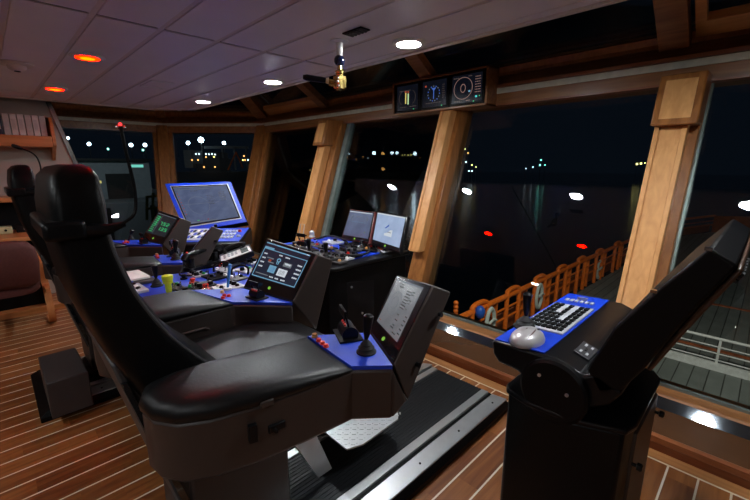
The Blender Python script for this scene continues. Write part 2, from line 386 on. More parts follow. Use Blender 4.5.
# ------------------------------------------------------------------ ceiling fittings
lampw = emis('lamp_white', (.93, .98, 1.0), 480.)
lampr = emis('lamp_red', (1., .0015, .0), 60.); lampo = emis('lamp_orange', (1., .010, .0), 60.)
def downlight(x, y, m, label, group, r=.068, bowl=False):
    t = thing('ceiling_downlight', (x, y, 2.25), label, 'ceiling light', group)
    MB().lathe((x, y, 2.25), [(r + .030, .0), (r + .032, -.006), (r + .018, -.014), (r, -.013), (r - .002, .0)], n=28).build('trim_ring', white, t)
    MB().lathe((x, y, 2.25), [(r, -.003), (r, -.0135), (r * .8, -.016), (.0, -.0165)], n=28).build('diffuser', m, t)
    if m is lampr: MB().lathe((x, y, 2.25), [(r * .6, -.0155), (r * .6, -.018), (.0, -.0185)], n=24).build('lamp_core', lampo, t)
    return t
lampd = emis('lamp_white_dimmed', (.93, .98, 1.0), 250.)
gw = 'white ceiling downlights'; gr = 'red ceiling downlights'
downlight(-1.62, 1.88, lampw, 'lit white ceiling downlight above the overhead display box, largest of the lit three', gw)
downlight(-3.13, 1.87, lampw, 'lit white ceiling downlight left of the brass horn valve, middle of three', gw)
downlight(-4.63, 1.87, lampw, 'lit white ceiling downlight farthest away, smallest of the three white ones', gw)
downlight(-.12, 1.88, lampw, 'lit white downlight seen only as a reflection in the right window', gw)
downlight(-3.30, .60, lampr, 'glowing orange red ceiling downlight, the nearer and larger of the visible two', gr)
downlight(-4.83, .59, lampr, 'glowing orange red ceiling downlight close above the bookshelf, the smaller of the visible two', gr)
lampr2 = lampr
downlight(-1.80, .60, lampr2, 'red downlight over the near helm chair, seen as orange reflection in the window', gr)
for x in (1.4, -.12, -1.55, -3.05):
    tag(downlight(x, -1.35, lampd, 'white downlight behind the viewer', gw), 'white ceiling downlight in the row behind the viewer', 'ceiling light', gw)
p = atz(16, 63, 2.25)
t = thing('smoke_detector', p, 'round off-white smoke detector on the ceiling at the far left', 'smoke detector')
MB().lathe(p, [(.10, 0), (.10, -.012), (.085, -.02), (.03, -.02)], n=24).build('base', ceilt, t)
MB().lathe(p + V((0, 0, -.02)), [(.055, 0), (.05, -.02), (.03, -.032), (0, -.034)], n=24).build('sensor_head', ceilt, t)
MB().cyl(p + V((0, 0, -.053)), p + V((0, 0, -.058)), .018).build('sensor_window', dark, t)
p = atz(356, 31, 2.25)
t = thing('ceiling_vent', p, 'small dark rectangular grille set in the ceiling above the horn valve', 'vent')
MB().box(p.x - .075, p.x + .075, p.y - .035, p.y + .035, 2.242, 2.25).build('grille_frame', blackp, t, bevel=.003)
b = MB()
for k in range(5): b.box(p.x - .06 + .026 * k, p.x - .048 + .026 * k, p.y - .028, p.y + .028, 2.237, 2.243)
b.build('grille_slat', greym, t)
p = atz(157, 84, 2.25)
t = thing('access_panel', p, 'flush rectangular access plate with two pale clips in the ceiling', 'panel')
MB().box(p.x - .17, p.x + .17, p.y - .09, p.y + .09, 2.244, 2.25).build('plate', ceilm, t, bevel=.002)
for dx in (-.15, .15): MB().box(p.x + dx - .012, p.x + dx + .012, p.y - .09, p.y + .09, 2.239, 2.245).build('clip', white, t)
# horn valve hanging from the ceiling
h0 = atz(339, 41, 2.25); hb = EY + ray(341, 90) * ((h0 - EY).xy.length / ray(341, 90).xy.length)
t = thing('horn_valve', h0, 'brass ship horn valve with black lever hanging from the ceiling', 'horn valve')
MB().lathe(h0, [(.055, 0), (.055, -.006), (.022, -.012), (.018, -.075), (.016, -.08)], n=20).build('stem', white, t)
zb = h0.z - .105
MB().ball((h0.x, h0.y, zb), .032).build('ball_joint', mat('dark_blue_gloss', (.01, .015, .05), .08, spec=.8), t)
b = MB(); b.lathe((h0.x, h0.y, hb.z), [(.022, 0), (.030, .004), (.030, .055), (.022, .06), (.022, .085), (.026, .088), (.026, .105), (.014, .11), (.012, .14)], n=16)
b.box(h0.x - .027, h0.x + .027, h0.y - .027, h0.y + .027, hb.z + .01, hb.z + .075); b.build('valve_body', brass, t, bevel=.002)
b = MB()
for k in range(3): b.cyl((h0.x + .02, h0.y - .032, hb.z + .02 + .02 * k), (h0.x + .02, h0.y - .026, hb.z + .02 + .02 * k), .006)
b.build('gland_screw', silver, t)
e = EY + ray(303, 77) * ((h0 - EY).xy.length * 1.0 / ray(303, 77).xy.length); a = V((h0.x, h0.y, hb.z + .042)); d = (e - a)
MB().cyl(a, a + d * .38, .011).build('lever_arm', brass, t)
MB().cyl(a + d * .30, a + d * .38, .019, .016).build('lever_collar', mat('cream_plastic', (.7, .6, .35), .4), t)
MB().tube([a + d * .38, a + d * .42, a + d * .9, e], [.012, .016, .018, .012], 12).build('handle', blackp, t)
MB().cyl((h0.x, h0.y, hb.z + .02), a + d * .3 + V((0, 0, -.02)), .008).build('return_rod', brass, t)
# ------------------------------------------------------------------ displays
class Quad:
    def __init__(s, tl, tr, br, bl):
        s.c = [V(p) for p in (tl, tr, br, bl)]
        s.n = ((s.c[1] - s.c[0]).cross(s.c[3] - s.c[0])).normalized()       # points away from the viewer
        if s.n.dot((s.c[0] + s.c[2]) / 2 - EY) > 0: s.n = -s.n
    def P(s, u, v, h=0.):
        tl, tr, br, bl = s.c
        return (tl * (1 - u) + tr * u) * (1 - v) + (bl * (1 - u) + br * u) * v + s.n * h
    def plate(s, b, u0, u1, v0, v1, h0, h1):
        r = lambda h: [s.P(u0, v0, h), s.P(u1, v0, h), s.P(u1, v1, h), s.P(u0, v1, h)]
        b.hexa(r(h0), r(h1)); return b
    def sub(s, u0, u1, v0, v1, h=0.):
        q = Quad(s.P(u0, v0, h), s.P(u1, v0, h), s.P(u1, v1, h), s.P(u0, v1, h)); q.n = s.n; return q
def graphics(q, parent, items):
    """items: list of (material, kind, data) in the screen's own u,v; one mesh per material"""
    by = {}
    for m, *r in items: by.setdefault(m.name, (m, []))[1].append(r)
    for m, L in by.values():
        b = MB()
        for r in L:
            if r[0] == 'r': u0, u1, v0, v1 = r[1]; q.plate(b, u0, u1, v0, v1, .0005, .0012)
            elif r[0] == 'o':                             # ring: cu,cv,ru,rv,width,(a0,a1)
                cu, cv, ru, rv, w, *aa = r[1]; a0, a1 = aa if aa else (0, 360); n = max(6, int((a1 - a0) / 12))
                for k in range(n):
                    t0 = math.radians(a0 + (a1 - a0) * k / n); t1 = math.radians(a0 + (a1 - a0) * (k + 1) / n)
                    c = [q.P(cu + ru * f * math.cos(t), cv + rv * f * math.sin(t), .0006) for f, t in ((1, t0), (1, t1), (1 - w, t1), (1 - w, t0))]
                    b.hexa(c, [p + q.n * .0006 for p in c])
            elif r[0] == 'p':                             # polygon
                c = [q.P(u, v, .0006) for u, v in r[1]]; b.hexa(c, [p + q.n * .0006 for p in c])
        b.build('screen_graphic', m, parent)
def txt(m, u, v, n, w=.012, h=.02, gap=.5, seed=0):
    """a run of tiny unreadable glyph dashes as the photograph shows them"""
    R = random.Random(seed + int(u * 1000 + v * 77)); out = []; x = u
    for k in range(n):
        ww = w * R.uniform(.6, 1.5); out.append((m, 'r', (x, x + ww, v, v + h))); x += ww + w * gap
    return out
def digit(m, u, v, w, h, segs, t=.25):
    S = {'a': (0, 1, 0, t * .6), 'g': (0, 1, .5 - t * .3, .5 + t * .3), 'd': (0, 1, 1 - t * .6, 1), 'f': (0, t, 0, .5), 'b': (1 - t, 1, 0, .5), 'e': (0, t, .5, 1), 'c': (1 - t, 1, .5, 1)}
    return [(m, 'r', (u + w * S[k][0], u + w * S[k][1], v + h * S[k][2], v + h * S[k][3])) for k in segs]
def monitor(parent, tl, tr, br, bl, back=None, thick=.06, body=brownm, bez=(.07, .07, .08, .16), screen=None, items=(), led=True, bevel=.006, name='display_housing', bezmat=None):
    q = Quad(tl, tr, br, bl)
    bk = back or [p - q.n * thick for p in q.c]
    MB().hexa(q.c, bk).build(name, body, parent, bevel=bevel)
    g = q.plate(MB(), .02, .98, .02, .985, -.002, .0035).build('display_bezel', bezmat or glassblk, parent, bevel=.002)
    l, r, t_, b_ = bez
    s = q.sub(l, 1 - r, t_, 1 - b_, .0036)
    sc = s.plate(MB(), 0, 1, 0, 1, 0, .0006).build('display_screen', screen, g)
    graphics(s, sc, list(items))
    if led:
        c = q.P(.5, 1 - b_ * .5, .004)
        MB().lathe(c, [(.008, 0), (.008, .003), (.004, .004)], ax=q.n, n=14).build('power_button', emis('green_led', (.35, .8, .1), .55), g)
    return q, g
# emissive inks (values read off the lit screens)
i_white = emis('ink_white', (.75, .82, .9), .75); i_cyan = emis('ink_cyan', (.25, .55, .8), .55); i_green = emis('ink_green', (.10, .75, .28), .55)
i_grey = emis('ink_grey', (.5, .55, .62), .28); i_dark = mat('ink_dark', (.03, .03, .035), .4); i_red = emis('ink_red', (.8, .15, .08), .35)
i_blue = emis('ink_blue', (.10, .22, .8), .5); i_yel = emis('ink_yellow', (.85, .7, .2), .7); i_pink = emis('ink_pink', (.62, .36, .32), .35); i_dim = emis('ink_dim', (.3, .22, .2), .25)
s_grey = screenmat('screen_grey', (.20, .22, .24), .72, (.15, .165, .18))
s_navy = screenmat('screen_navy', (.018, .03, .06), .6)
s_slate = screenmat('screen_slate', (.10, .14, .26), .75, (.07, .10, .19))
s_dk = screenmat('screen_dark_teal', (.016, .03, .038), .6)
s_light = screenmat('screen_light', (.42, .55, .78), .8, (.33, .44, .66))
s_black = screenmat('screen_black', (.008, .010, .018), .5)
def items_left():
    L = [(i_cyan, 'r', (0, 1, .0, .035)), (i_white, 'r', (.93, .98, .0, .03)), (i_grey, 'r', (.03, .25, .0, .03))]
    L += [(i_cyan, 'r', (0, .23, .12, .18)), (i_cyan, 'r', (0, 1, .17, .19)), (i_cyan, 'r', (0, .015, .17, .97)), (i_cyan, 'r', (.985, 1, .17, .97)), (i_cyan, 'r', (0, 1, .955, .98))]
    for k in range(4): L += txt(i_white, .05, .30 + .12 * k, 4, .014, .035, seed=k) + txt(i_white, .86, .36 + .12 * k, 5, .014, .04, seed=9 + k)
    L += txt(i_white, .40, .24, 4, .014, .035) + txt(i_white, .55, .25, 5, .014, .035)
    L += [(i_grey, 'r', (.57, .75, .40, .52)), (i_white, 'r', (.60, .73, .42, .47)), (i_white, 'r', (.52, .72, .60, .80)), (i_grey, 'r', (.55, .68, .64, .76)), (i_cyan, 'r', (.30, .46, .58, .78)), (i_blue, 'r', (.33, .43, .62, .75)),
          (i_cyan, 'o', (.44, .40, .045, .06, .5)), (i_cyan, 'o', (.44, .48, .03, .04, .5)), (i_red, 'r', (.22, .28, .44, .50)), (i_grey, 'r', (.16, .32, .39, .42)), (i_grey, 'r', (.22, .36, .50, .53)), (i_grey, 'r', (.06, .36, .86, .885))]
    for k in range(3): L += txt(i_white, .40 + .13 * k, .87, 4, .014, .035, seed=k)
    return L
def items_grid():
    L = []
    for k in range(7): L += txt(i_dark, .56, .16 + .055 * k, 4, .028, .022, seed=k) + ([] if k % 3 == 2 else txt(i_dark, .74, .14 + .055 * k, 3, .02, .02, seed=30 + k))
    L += txt(i_dark, .18, .07, 5, .025, .015) + txt(i_dark, .24, .12, 3, .035, .03)
    for k in range(5): L += txt(i_dark, .88, .58 + .075 * k, 2, .028, .022, seed=k)
    for k in range(3): L += txt(i_dark, .60, .62 + .10 * k, 2, .03, .022, seed=50 + k)
    L += [(i_grey, 'o', (.32, .48, .22, .24, .03)), (i_grey, 'o', (.32, .48, .12, .13, .04)), (i_grey, 'r', (0, 1, 0, .03))] + txt(i_red, .05, .92, 2, .03, .015)
    L += txt(i_dark, .55, .87, 3, .03, .02) + txt(i_dark, .7, .93, 3, .03, .02)
    return L
def items_green():
    L = [(i_grey, 'r', (.02, .98, .02, .04)), (i_grey, 'r', (.30, .31, .1, .95))]
    for k in range(9): L += txt(i_green, .06, .14 + .09 * k, 4, .03, .035, seed=k)
    for k in range(5): L += [(i_green, 'r', (.17, .25, .16 + .09 * k, .2 + .09 * k))]
    for k, (sg) in enumerate(('abc', 'afgcd', 'abged')): L += digit(i_green, .40 + .17 * k, .35, .11, .16, sg)
    for k, (sg) in enumerate(('bc', 'abgcd', 'afgcd')): L += digit(i_green, .44 + .17 * k, .60, .11, .16, sg)
    return L
# ------------------------------------------------------------------ helm chairs
def sec(cx, w, yr, yf, z, n=40, p=3.2):
    out = []; cy = (yr + yf) / 2; h = (yf - yr) / 2
    for k in range(n):
        t = 2 * math.pi * k / n; c, s = math.cos(t), math.sin(t)
        out.append((cx + w * abs(c) ** (2 / p) * (1 if c >= 0 else -1), cy + h * abs(s) ** (2 / p) * (1 if s >= 0 else -1), z))
    return out
CXC = -1.45
def offset_poly(P, d):
    n = len(P); c = V((sum(p[0] for p in P) / n, sum(p[1] for p in P) / n)); out = []
    for p in P:
        v = V(p[:2]) - c; L = v.length; out.append(c + v * ((L - d) / L))
    return out
def densify(P):
    out = []
    for i in range(len(P)):
        a, b_ = V(P[i]), V(P[(i + 1) % len(P)]); n = max(1, int((b_ - a).length / .06))
        out += [a.lerp(b_, k / n) for k in range(n)]
    return out
def toggle(parent, c, up=V((0, 0, 1)), h=.03, m=None):
    b = MB(); b.lathe(c, [(.008, 0), (.008, .006), (.003, .008), (.004, h), (.002, h + .003)], ax=up, n=10); return b.build('toggle_switch', m or chrome, parent)
def button(parent, c, m, r=.009, h=.01, up=V((0, 0, 1)), label=None):
    o = MB().lathe(c, [(r * 1.25, 0), (r * 1.25, h * .35), (r, h * .4), (r, h), (r * .7, h * 1.15)], ax=up, n=12).build('push_button', m, parent)
    if label: o['label'] = label
    return o
def joystick(parent, c, h=.10, r=.032, lean=V((0, 0, 0)), grip=blackp):
    c = V(c); j = MB().lathe(c, [(r * 1.15, 0), (r * 1.15, .005), (r, .008), (r * .85, .016), (r * .95, .019), (r * .62, .028), (r * .7, .031), (r * .4, .042), (.006, .05), (.006, .055)], n=20).build('joystick_boot', rubber, parent)
    p = c + V((0, 0, .05)); e = c + V((0, 0, h)) + lean
    MB().tube([p, p.lerp(e, .2), p.lerp(e, .6), p.lerp(e, .92), e], [.007, .012, .016, .019, .011], 14).build('joystick_grip', grip, j)
    return j
def throttle(parent, c, s=1., X=V((1, 0, 0)), Y=V((0, 1, 0))):
    c = V(c); Z = V((0, 0, 1))
    o = MB().obox(c + Z * .003, X, Y, Z, .05 * s, .036 * s, .003).build('throttle_plate', blackp, parent, bevel=.002)
    b = MB(); b.cyl(c - X * .034 * s + Z * .02, c + X * .034 * s + Z * .02, .024 * s, n=18); b.build('throttle_drum', blackp, o)
    b = MB()
    for sx in (-1, 1): b.tube([c + X * sx * .026 * s + Z * .03, c + X * sx * .028 * s + Z * .075 * s - Y * .012 * s], .004, 8)
    b.obox(c + Z * .078 * s - Y * .014 * s, X, Y, Z, .034 * s, .005, .011 * s); b.build('throttle_lever', blackp, o, bevel=.001)
    for k in (-1, 0, 1): MB().obox(c + X * k * .016 * s + Z * .042 * s - Y * .012 * s, X, Y, Z, .005, .003, .004).build('throttle_light', red, o)
    return o
def onplane(px, py, a, b_, c):
    n = (b_ - a).cross(c - a); d = ray(px, py); return EY + d * (n.dot(a - EY) / n.dot(d))
def make_chair(dx, label, second):
    global OFF
    OFF = V((dx, 0, 0))
    t = thing('helm_chair', (CXC, .5, .08), label, 'helm chair', 'helm chairs on deck rails')
    # backrest
    st = [(1.552, .165, .185, .12), (1.545, .135, .20, .165), (1.52, .112, .212, .195), (1.45, .10, .217, .212), (1.38, .098, .216, .215), (1.31, .106, .226, .218), (1.19, .122, .260, .224),
          (1.04, .162, .335, .23), (.90, .215, .445, .235), (.80, .26, .535, .24), (.72, .29, .57, .24), (.66, .31, .58, .235)]
    bk = MB().loft([sec(CXC, w + .012, yr, yf + .008, z, p=7) for z, yr, yf, w in st]).build('backrest', mat('matt_black_leather', (.003, .003, .0033), .38, bump=.2, scale=90, spec=.14), t, smooth=70)
    for sx in (-1, 1):
        MB().tube(spline([(CXC + sx * (w + .004), yf - .006, z) for z, yr, yf, w in st[2:]], 4), .0055, 8).build('piping', mat('piping_grey', (.03, .03, .032), .5), bk)
    # seat
    st2 = [(.62, .44, 1.0, .24), (.66, .42, 1.02, .262), (.72, .42, 1.035, .272), (.775, .43, 1.02, .27), (.80, .46, .98, .245), (.805, .52, .90, .18)]
    MB().loft([sec(CXC, w, a, b_, z, p=4) for z, a, b_, w in st2]).build('seat', leather, t, smooth=70)
    # rear frame, pedestal
    b = MB(); b.prism([(.175, .99), (.225, .99), (.40, .30), (.335, .30)], 'x', CXC - .20, CXC + .20); b.build('rear_frame', greym, t, bevel=.008)
    for sx in (-.215, .205): MB().prism([(.19, .93), (.205, .93), (.37, .28), (.35, .28)], 'x', CXC + sx, CXC + sx + .012).build('slide_rail', steel, t)
    b = MB(); b.box(CXC - .16, CXC + .22, .34, .72, .12, .64); b.build('pedestal', brownm, t, bevel=.012)
    b = MB(); b.lathe((CXC + .03, .53, .08), [(.26, 0), (.26, .02), (.22, .04), (.22, .05)], n=32); b.build('swivel_base', black, t)
    for y in (.50, .58): MB().cyl((CXC + .22, y, .50), (CXC + .226, y, .50), .007).build('pedestal_screw', blackp, t)
    b = MB(); b.box(CXC - .25, CXC + .26, .38, .98, .60, .64); b.build('seat_pan', black, t, bevel=.01)
    # arm consoles (plan outlines)
    Rb = [(-1.20, .30), (-1.185, .235), (-1.13, .212), (-1.06, .222), (-1.0, .262), (-.96, .33), (-.925, .45), (-.90, .60), (-.883, .765), (-.79, .87), (-1.04, 1.0), (-1.19, .80)]
    Lb = [(-1.755, .30), (-1.77, .235), (-1.82, .212), (-1.95, .222), (-2.0, .262), (-2.04, .33), (-2.06, .45), (-2.08, .60), (-2.094, .687), (-1.93, .905), (-1.54, .97), (-1.755, .76)]
    for side, P, front in (('R', Rb, .77), ('L', Lb, .72)):
        a = MB().prism(P, 'z', .70, .888)
        if side == 'R': a.hexa([(-.79, .865, .70), (-.79, .865, .888), (-.79, .945, .735)], [(-1.04, .995, .70), (-1.04, .995, .888), (-1.04, 1.06, .735)])
        a = a.build('arm_console', brownm, t, bevel=.012)
        pad = P[:9] + [P[11]]
        pad = densify(pad)
        ht = lambda y: .058 - .046 * min(1, max(0, (y - .42) / .36)) ** 1.3
        rings = [[(p[0], p[1], .884 + ht(p[1]) * k) for p in offset_poly(pad, d)] for k, d in ((0, .002), (.08, -.004), (.4, -.006), (.72, .004), (.9, .022), (1., .05), (1.04, .09))]
        MB().loft(rings).build('arm_pad', leather, t, smooth=80)
        bl = [P[8], P[9], P[10], P[11]] if side == 'R' else [P[8], P[9], P[10], P[11]]
        MB().prism(offset_poly(bl, .006), 'z', .886, .900).build('blue_control_plate', blue, a)
    Z = V((0, 0, 1))
    # right arm controls and display
    ac = [o for o in t.children if o.name.startswith('arm_console')]
    ar, al = ac[0], ac[1]
    OFF = V((dx, 0, 0))
    throttle(ar, (-1.075, .915, .90), 1.3, V((.89, -.45, 0)), V((.45, .89, 0)))
    joystick(ar, (-.925, .872, .90), .14, .031, V((.0, .012, 0)))
    button(ar, (-1.155, .815, .90), amber, .010, .014); button(ar, (-1.115, .805, .90), red, .009); button(ar, (-1.085, .80, .90), red, .009); button(ar, (-1.058, .795, .90), red, .009)
    # side details of the right console
    b = MB(); b.obox((-.925, .43, .81), V((.2, .98, 0)), V((.98, -.2, 0)), Z, .012, .008, .028); b.build('socket_plate', blackp, ar, bevel=.002)
    b = MB(); b.obox((-.918, .50, .80), V((.12, .99, 0)), V((.99, -.12, 0)), Z, .026, .01, .012)
    b.cyl((-.90, .485, .80), (-.902, .49, .80), .01); b.build('socket_row', blackp, ar, bevel=.003)
    b = MB(); b.obox((-.918, .475, .888), V((.15, .98, 0)), V((.98, -.15, 0)), Z, .02, .008, .010); b.build('pad_latch', brownm, ar, bevel=.004)
    for side in 'RL':
        if side == 'R':
            tr, br, bl = V((-.82, 1.11, 1.12)), V((-.79, .87, .902)), V((-1.04, 1.0, .902)); tl = onplane(397, 275, tr, br, bl)
            back = [tl + V((.03, .06, -.035)), V((-.775, 1.165, 1.09)), V((-.790, .945, .735)), V((-1.04, 1.06, .735))]
            par = ar
            if second: scr, it = s_black, ()
            else: scr, it = s_grey, items_grid()
            bz = (.09, .15, .07, .20)
        else:
            tr, br, bl = V((-1.565, 1.14, 1.11)), V((-1.54, .97, .902)), V((-1.93, .905, .902)); tl = onplane(267, 238, tr, br, bl)
            back = [tl + V((.03, .08, -.045)), V((-1.535, 1.215, 1.07)), V((-1.54, 1.10, .72)), V((-1.93, 1.05, .72))]
            par = al
            scr, it = (s_dk, items_green()) if second else (s_navy, items_left())
            bz = (.06, .09, .07, .24)
        q, g = monitor(par, tl, tr, br, bl, back, screen=scr, items=it, bez=bz)
        # fixing knobs on the housing's outer side
        if side == 'R':
            for p in ((-.780, 1.10, 1.02), (-.791, .99, .86)): MB().cyl(p, (p[0] + .012, p[1], p[2]), .009).build('housing_knob', blackp, par)
    # left arm controls
    throttle(al, (-1.73, .88, .90), 1.0, V((1, .1, 0)).normalized(), V((-.1, 1, 0)).normalized())
    button(al, (-1.93, .79, .90), amber, .009, .012); button(al, (-1.87, .775, .90), red, .009); button(al, (-1.85, .79, .90), red, .009); button(al, (-1.84, .755, .90), red, .009)
    if second: joystick(al, (-1.99, .845, .90), .09, .022, V((.01, .02, 0)))
    else:
        MB().lathe((-1.965, .835, .90), [(.022, 0), (.022, .010), (.012, .012)], n=18).build('stick_collar', white, al)
        MB().cyl((-1.965, .835, .905), (-1.945, .85, 1.04), .006, .009, n=10).build('blue_stick', mat('pale_blue_grip', (.10, .35, .75), .35), al)
    b = MB(); b.tube([(-1.752, .50, .80), (-1.742, .52, .815), (-1.742, .62, .815), (-1.752, .64, .80)], .006); b.build('side_handle', brownm, al)
    # headrest bracket with gooseneck reading lamp
    b = MB(); b.box(CXC - .10, CXC + .246, .078, .166, 1.366, 1.414); b.build('headrest_bracket', blackp, t, bevel=.01)
    x = CXC + .25
    if second: path = [(x - .02, .16, 1.40), (x, .235, 1.44), (x, .252, 1.52), (x, .245, 1.59), (x, .22, 1.625), (x, .18, 1.645)]
    else: path = [(x - .02, .15, 1.392), (x - .005, .22, 1.392), (x - .0, .255, 1.405), (x, .276, 1.43), (x, .281, 1.49), (x, .274, 1.57), (x, .268, 1.648)]
    MB().tube(spline(path, 6), .0044, 10).build('gooseneck', blackp, t)
    e = V(path[-1]); d = (e - V(path[-2])).normalized()
    if second: MB().tube([e - d * .005, e + d * .012, e + d * .035, e + d * .045], [.007, .011, .011, .006], 12).build('microphone_tip', rubber, t)
    else:
        b = MB()
        for s in (-1, 1): b.ball(e + V((0, s * .008, -.004)), .005)
        b.build('lamp_clip', chrome, t)
        MB().ball(e + d * .004, .0045).build('lamp_tip', emis('red_tip', (1, .03, .03), 3.), t)
    MB().tube([(x - .03, .16, 1.385), (x - .01, .21, 1.385), (x - .01, .25, 1.395)], [.02, .015, .007], 10).build('gooseneck_socket', blackp, t)
    # footrest
    FP = [(-1.70, 1.02), (-1.22, 1.02), (-1.19, 1.10), (-1.20, 1.36), (-1.26, 1.42), (-1.66, 1.42), (-1.72, 1.36)]
    f = MB().prism(FP, 'z', .235, .243).build('footrest_plate', silver, t)
    b = MB()
    for i in range(20):
        for j in range(16):
            cx_, cy_ = -1.69 + i * .026, 1.035 + j * .026
            if cx_ > -1.21 or cy_ > 1.41: continue
            a = math.radians(45 if (i + j) % 2 else -45); X = V((math.cos(a), math.sin(a), 0)); b.obox((cx_, cy_, .2435), X, V((-X.y, X.x, 0)), Z, .010, .0028, .0012)
    b.build('tread_pattern', silver, f)
    b = MB(); b.prism([(.72, .30), (.72, .38), (1.10, .235), (1.06, .20)], 'x', -1.50, -1.40); b.build('footrest_arm', black, t, bevel=.005)
    b = MB(); b.prism([(.74, .45), (.90, .12), (.98, .12), (.86, .45)], 'x', -1.30, -1.285); b.build('footrest_gusset', silver, t)
    OFF = V((0, 0, 0)); return t
def make_platform(dx, label, motor_label):
    global OFF
    OFF = V((dx, 0, 0)); t = thing('chair_platform', (-1.33, 1.1, 0), label, 'chair platform', 'deck rails under the helm chairs')
    x0, x1, y0, y1 = -1.70, -.975, .02, 2.215
    b = MB(); b.loft([[(x0, y0, 0), (x1, y0, 0), (x1, y1, 0), (x0, y1, 0)], [(x0, y0, .03), (x1, y0, .03), (x1, y1, .03), (x0, y1, .03)], [(x0 + .03, y0 + .05, .066), (x1 - .03, y0 + .05, .066), (x1 - .03, y1 - .04, .066), (x0 + .03, y1 - .04, .066)]])
    b.build('platform_base', black, t, bevel=.004)
    b = MB(); b.box(-1.52, -1.16, y0 + .07, y1 - .05, .06, .0735)
    for k in range(17): b.box(-1.515 + .0207 * k, -1.503 + .0207 * k, y0 + .07, y1 - .05, .0735, .0765)
    b.build('ribbed_mat', mat('ribbed_rubber', (.007, .008, .010), .5, spec=.35), t)
    for xa, xb in ((-1.165, -1.115), (-1.575, -1.53)):
        MB().box(xa, xb, y0 + .07, y1 - .05, .06, .08).build('track_rail', silver, t, bevel=.003)
    for xa, xb, s in ((-1.088, -1.0, 1), (-1.66, -1.60, -1)):
        b = MB(); b.hexa([(xa, y0 + .06, .05), (xb, y0 + .06, .05), (xb, y1 - .02, .05), (xa, y1 - .055, .05)], [(xa, y0 + .06, .080), (xb, y0 + .06, .066 if s > 0 else .08), (xb, y1 - .02, .066 if s > 0 else .08), (xa, y1 - .055, .080)])
        o = b.build('side_channel', silver, t, bevel=.003)
        if s > 0:
            for y in (.35, .85, 1.35, 1.70, 2.08): MB().cyl((-1.04, y, .072), (-1.04, y, .0755), .006).build('channel_screw', dark, o)
    m = MB().box(-1.32, -.855, .072, .275, .066, .30).build('motor_box', greym, t, bevel=.006)
    MB().box(-1.30, -.90, .078, .268, .0665, .0700).build('motor_foot', black, t)
    OFF = V((0, 0, 0)); return t
make_platform(0, 'black platform with silver rails and ribbed mat under the near helm chair', '')
make_platform(-1.95, 'black rail platform with grey motor box under the far helm chair', '')
make_chair(0, 'near black leather helm chair with two arm displays, largest thing in view', False)
make_chair(-1.95, 'far helm chair mostly hidden behind the near one, with green digits on its display', True)
# ------------------------------------------------------------------ centre console between the chairs
Z = V((0, 0, 1)); X_ = V((1, 0, 0)); Y_ = V((0, 1, 0))
def rot(a): a = math.radians(a); return V((math.cos(a), math.sin(a), 0)), V((-math.sin(a), math.cos(a), 0))
CT = .84
t = thing('centre_console', (-2.46, 1.02, 0), 'blue topped control console standing between the two helm chairs', 'console')
MB().prism([(-2.78, .44), (-2.16, .44), (-2.16, 1.44), (-2.70, 1.44), (-2.70, .85), (-2.78, .62)], 'z', 0, .815).build('console_body', brownm, t, bevel=.012)
MB().prism([(-2.80, .42), (-2.14, .42), (-2.14, 1.47), (-2.72, 1.47), (-2.72, .84), (-2.80, .61)], 'z', .815, .834).build('console_edge', blackp, t, bevel=.005)
MB().prism([(-2.78, .44), (-2.16, .44), (-2.16, 1.45), (-2.70, 1.45), (-2.70, .85), (-2.78, .62)], 'z', .834, CT).build('console_top', blue, t)
cc = t
def module(parent, c, w, d, ang=0, m=panelgrey, h=.012, tilt=0):
    X, Y = rot(ang); return MB().obox(V(c) + Z * h / 2, X, Y, Z, w / 2, d / 2, h / 2).build('control_module', m, parent, bevel=.003)
def at(px, py): return atz(px, py, CT)
random.seed(3)
for (px, py, w_, d_, a, m) in ((246, 271, .15, .11, 8, panelgrey), (228, 288, .13, .16, 5, panelgrey), (252, 263, .10, .08, 5, panelgrey), (203, 286, .12, .13, 0, blackp), (217, 277, .15, .14, 5, blackp), (198, 275, .14, .09, 0, panelgrey), (238, 279, .10, .10, 8, greym), (224, 271, .16, .08, 12, panelgrey), (176, 288, .12, .07, 0, greym), (206, 294, .14, .08, 0, panelgrey), (188, 291, .12, .10, 0, blackp), (212, 264, .14, .10, 3, greym), (232, 264, .10, .08, 5, panelgrey)):
    p = at(px, py); mo = module(cc, p, w_, d_, a, m)
    X, Y = rot(a)
    for i in range(3):
        for j in range(2):
            if random.random() < .25: continue
            q = p + X * (i - 1) * w_ * .28 + Y * (j - .5) * d_ * .5 + Z * .012
            k = random.choice(['b', 'b', 't', 'n'])
            if k == 'b': button(mo, q, random.choice([red, black, black, white, mat('green_plastic', (.02, .35, .08), .35)]), .010, .011)
            elif k == 't': toggle(mo, q)
            else: MB().lathe(q, [(.016, 0), (.016, .012), (.013, .02), (.005, .021)], n=16).build('rotary_knob', blackp, mo)
for (px, py, m) in ((193, 283, red), (206, 289, red), (222, 266, red), (184, 279, black)):
    p = at(px, py); MB().lathe(p, [(.022, 0), (.022, .008), (.011, .010), (.011, .018), (.016, .020), (.016, .028), (.011, .032)], n=20).build('mushroom_button', m, cc)
# levers and loops in the middle of the console
for (px, py) in ((214, 272), (232, 276)):
    p = at(px, py); MB().tube(spline([p, p + V((-.03, .02, .04)), p + V((-.02, .08, .055)), p + V((.03, .10, .04)), p + V((.04, .09, 0))], 5), .007, 8).build('grab_loop', blackp, cc)
p = at(157, 286); joystick(cc, p, .13, .030)
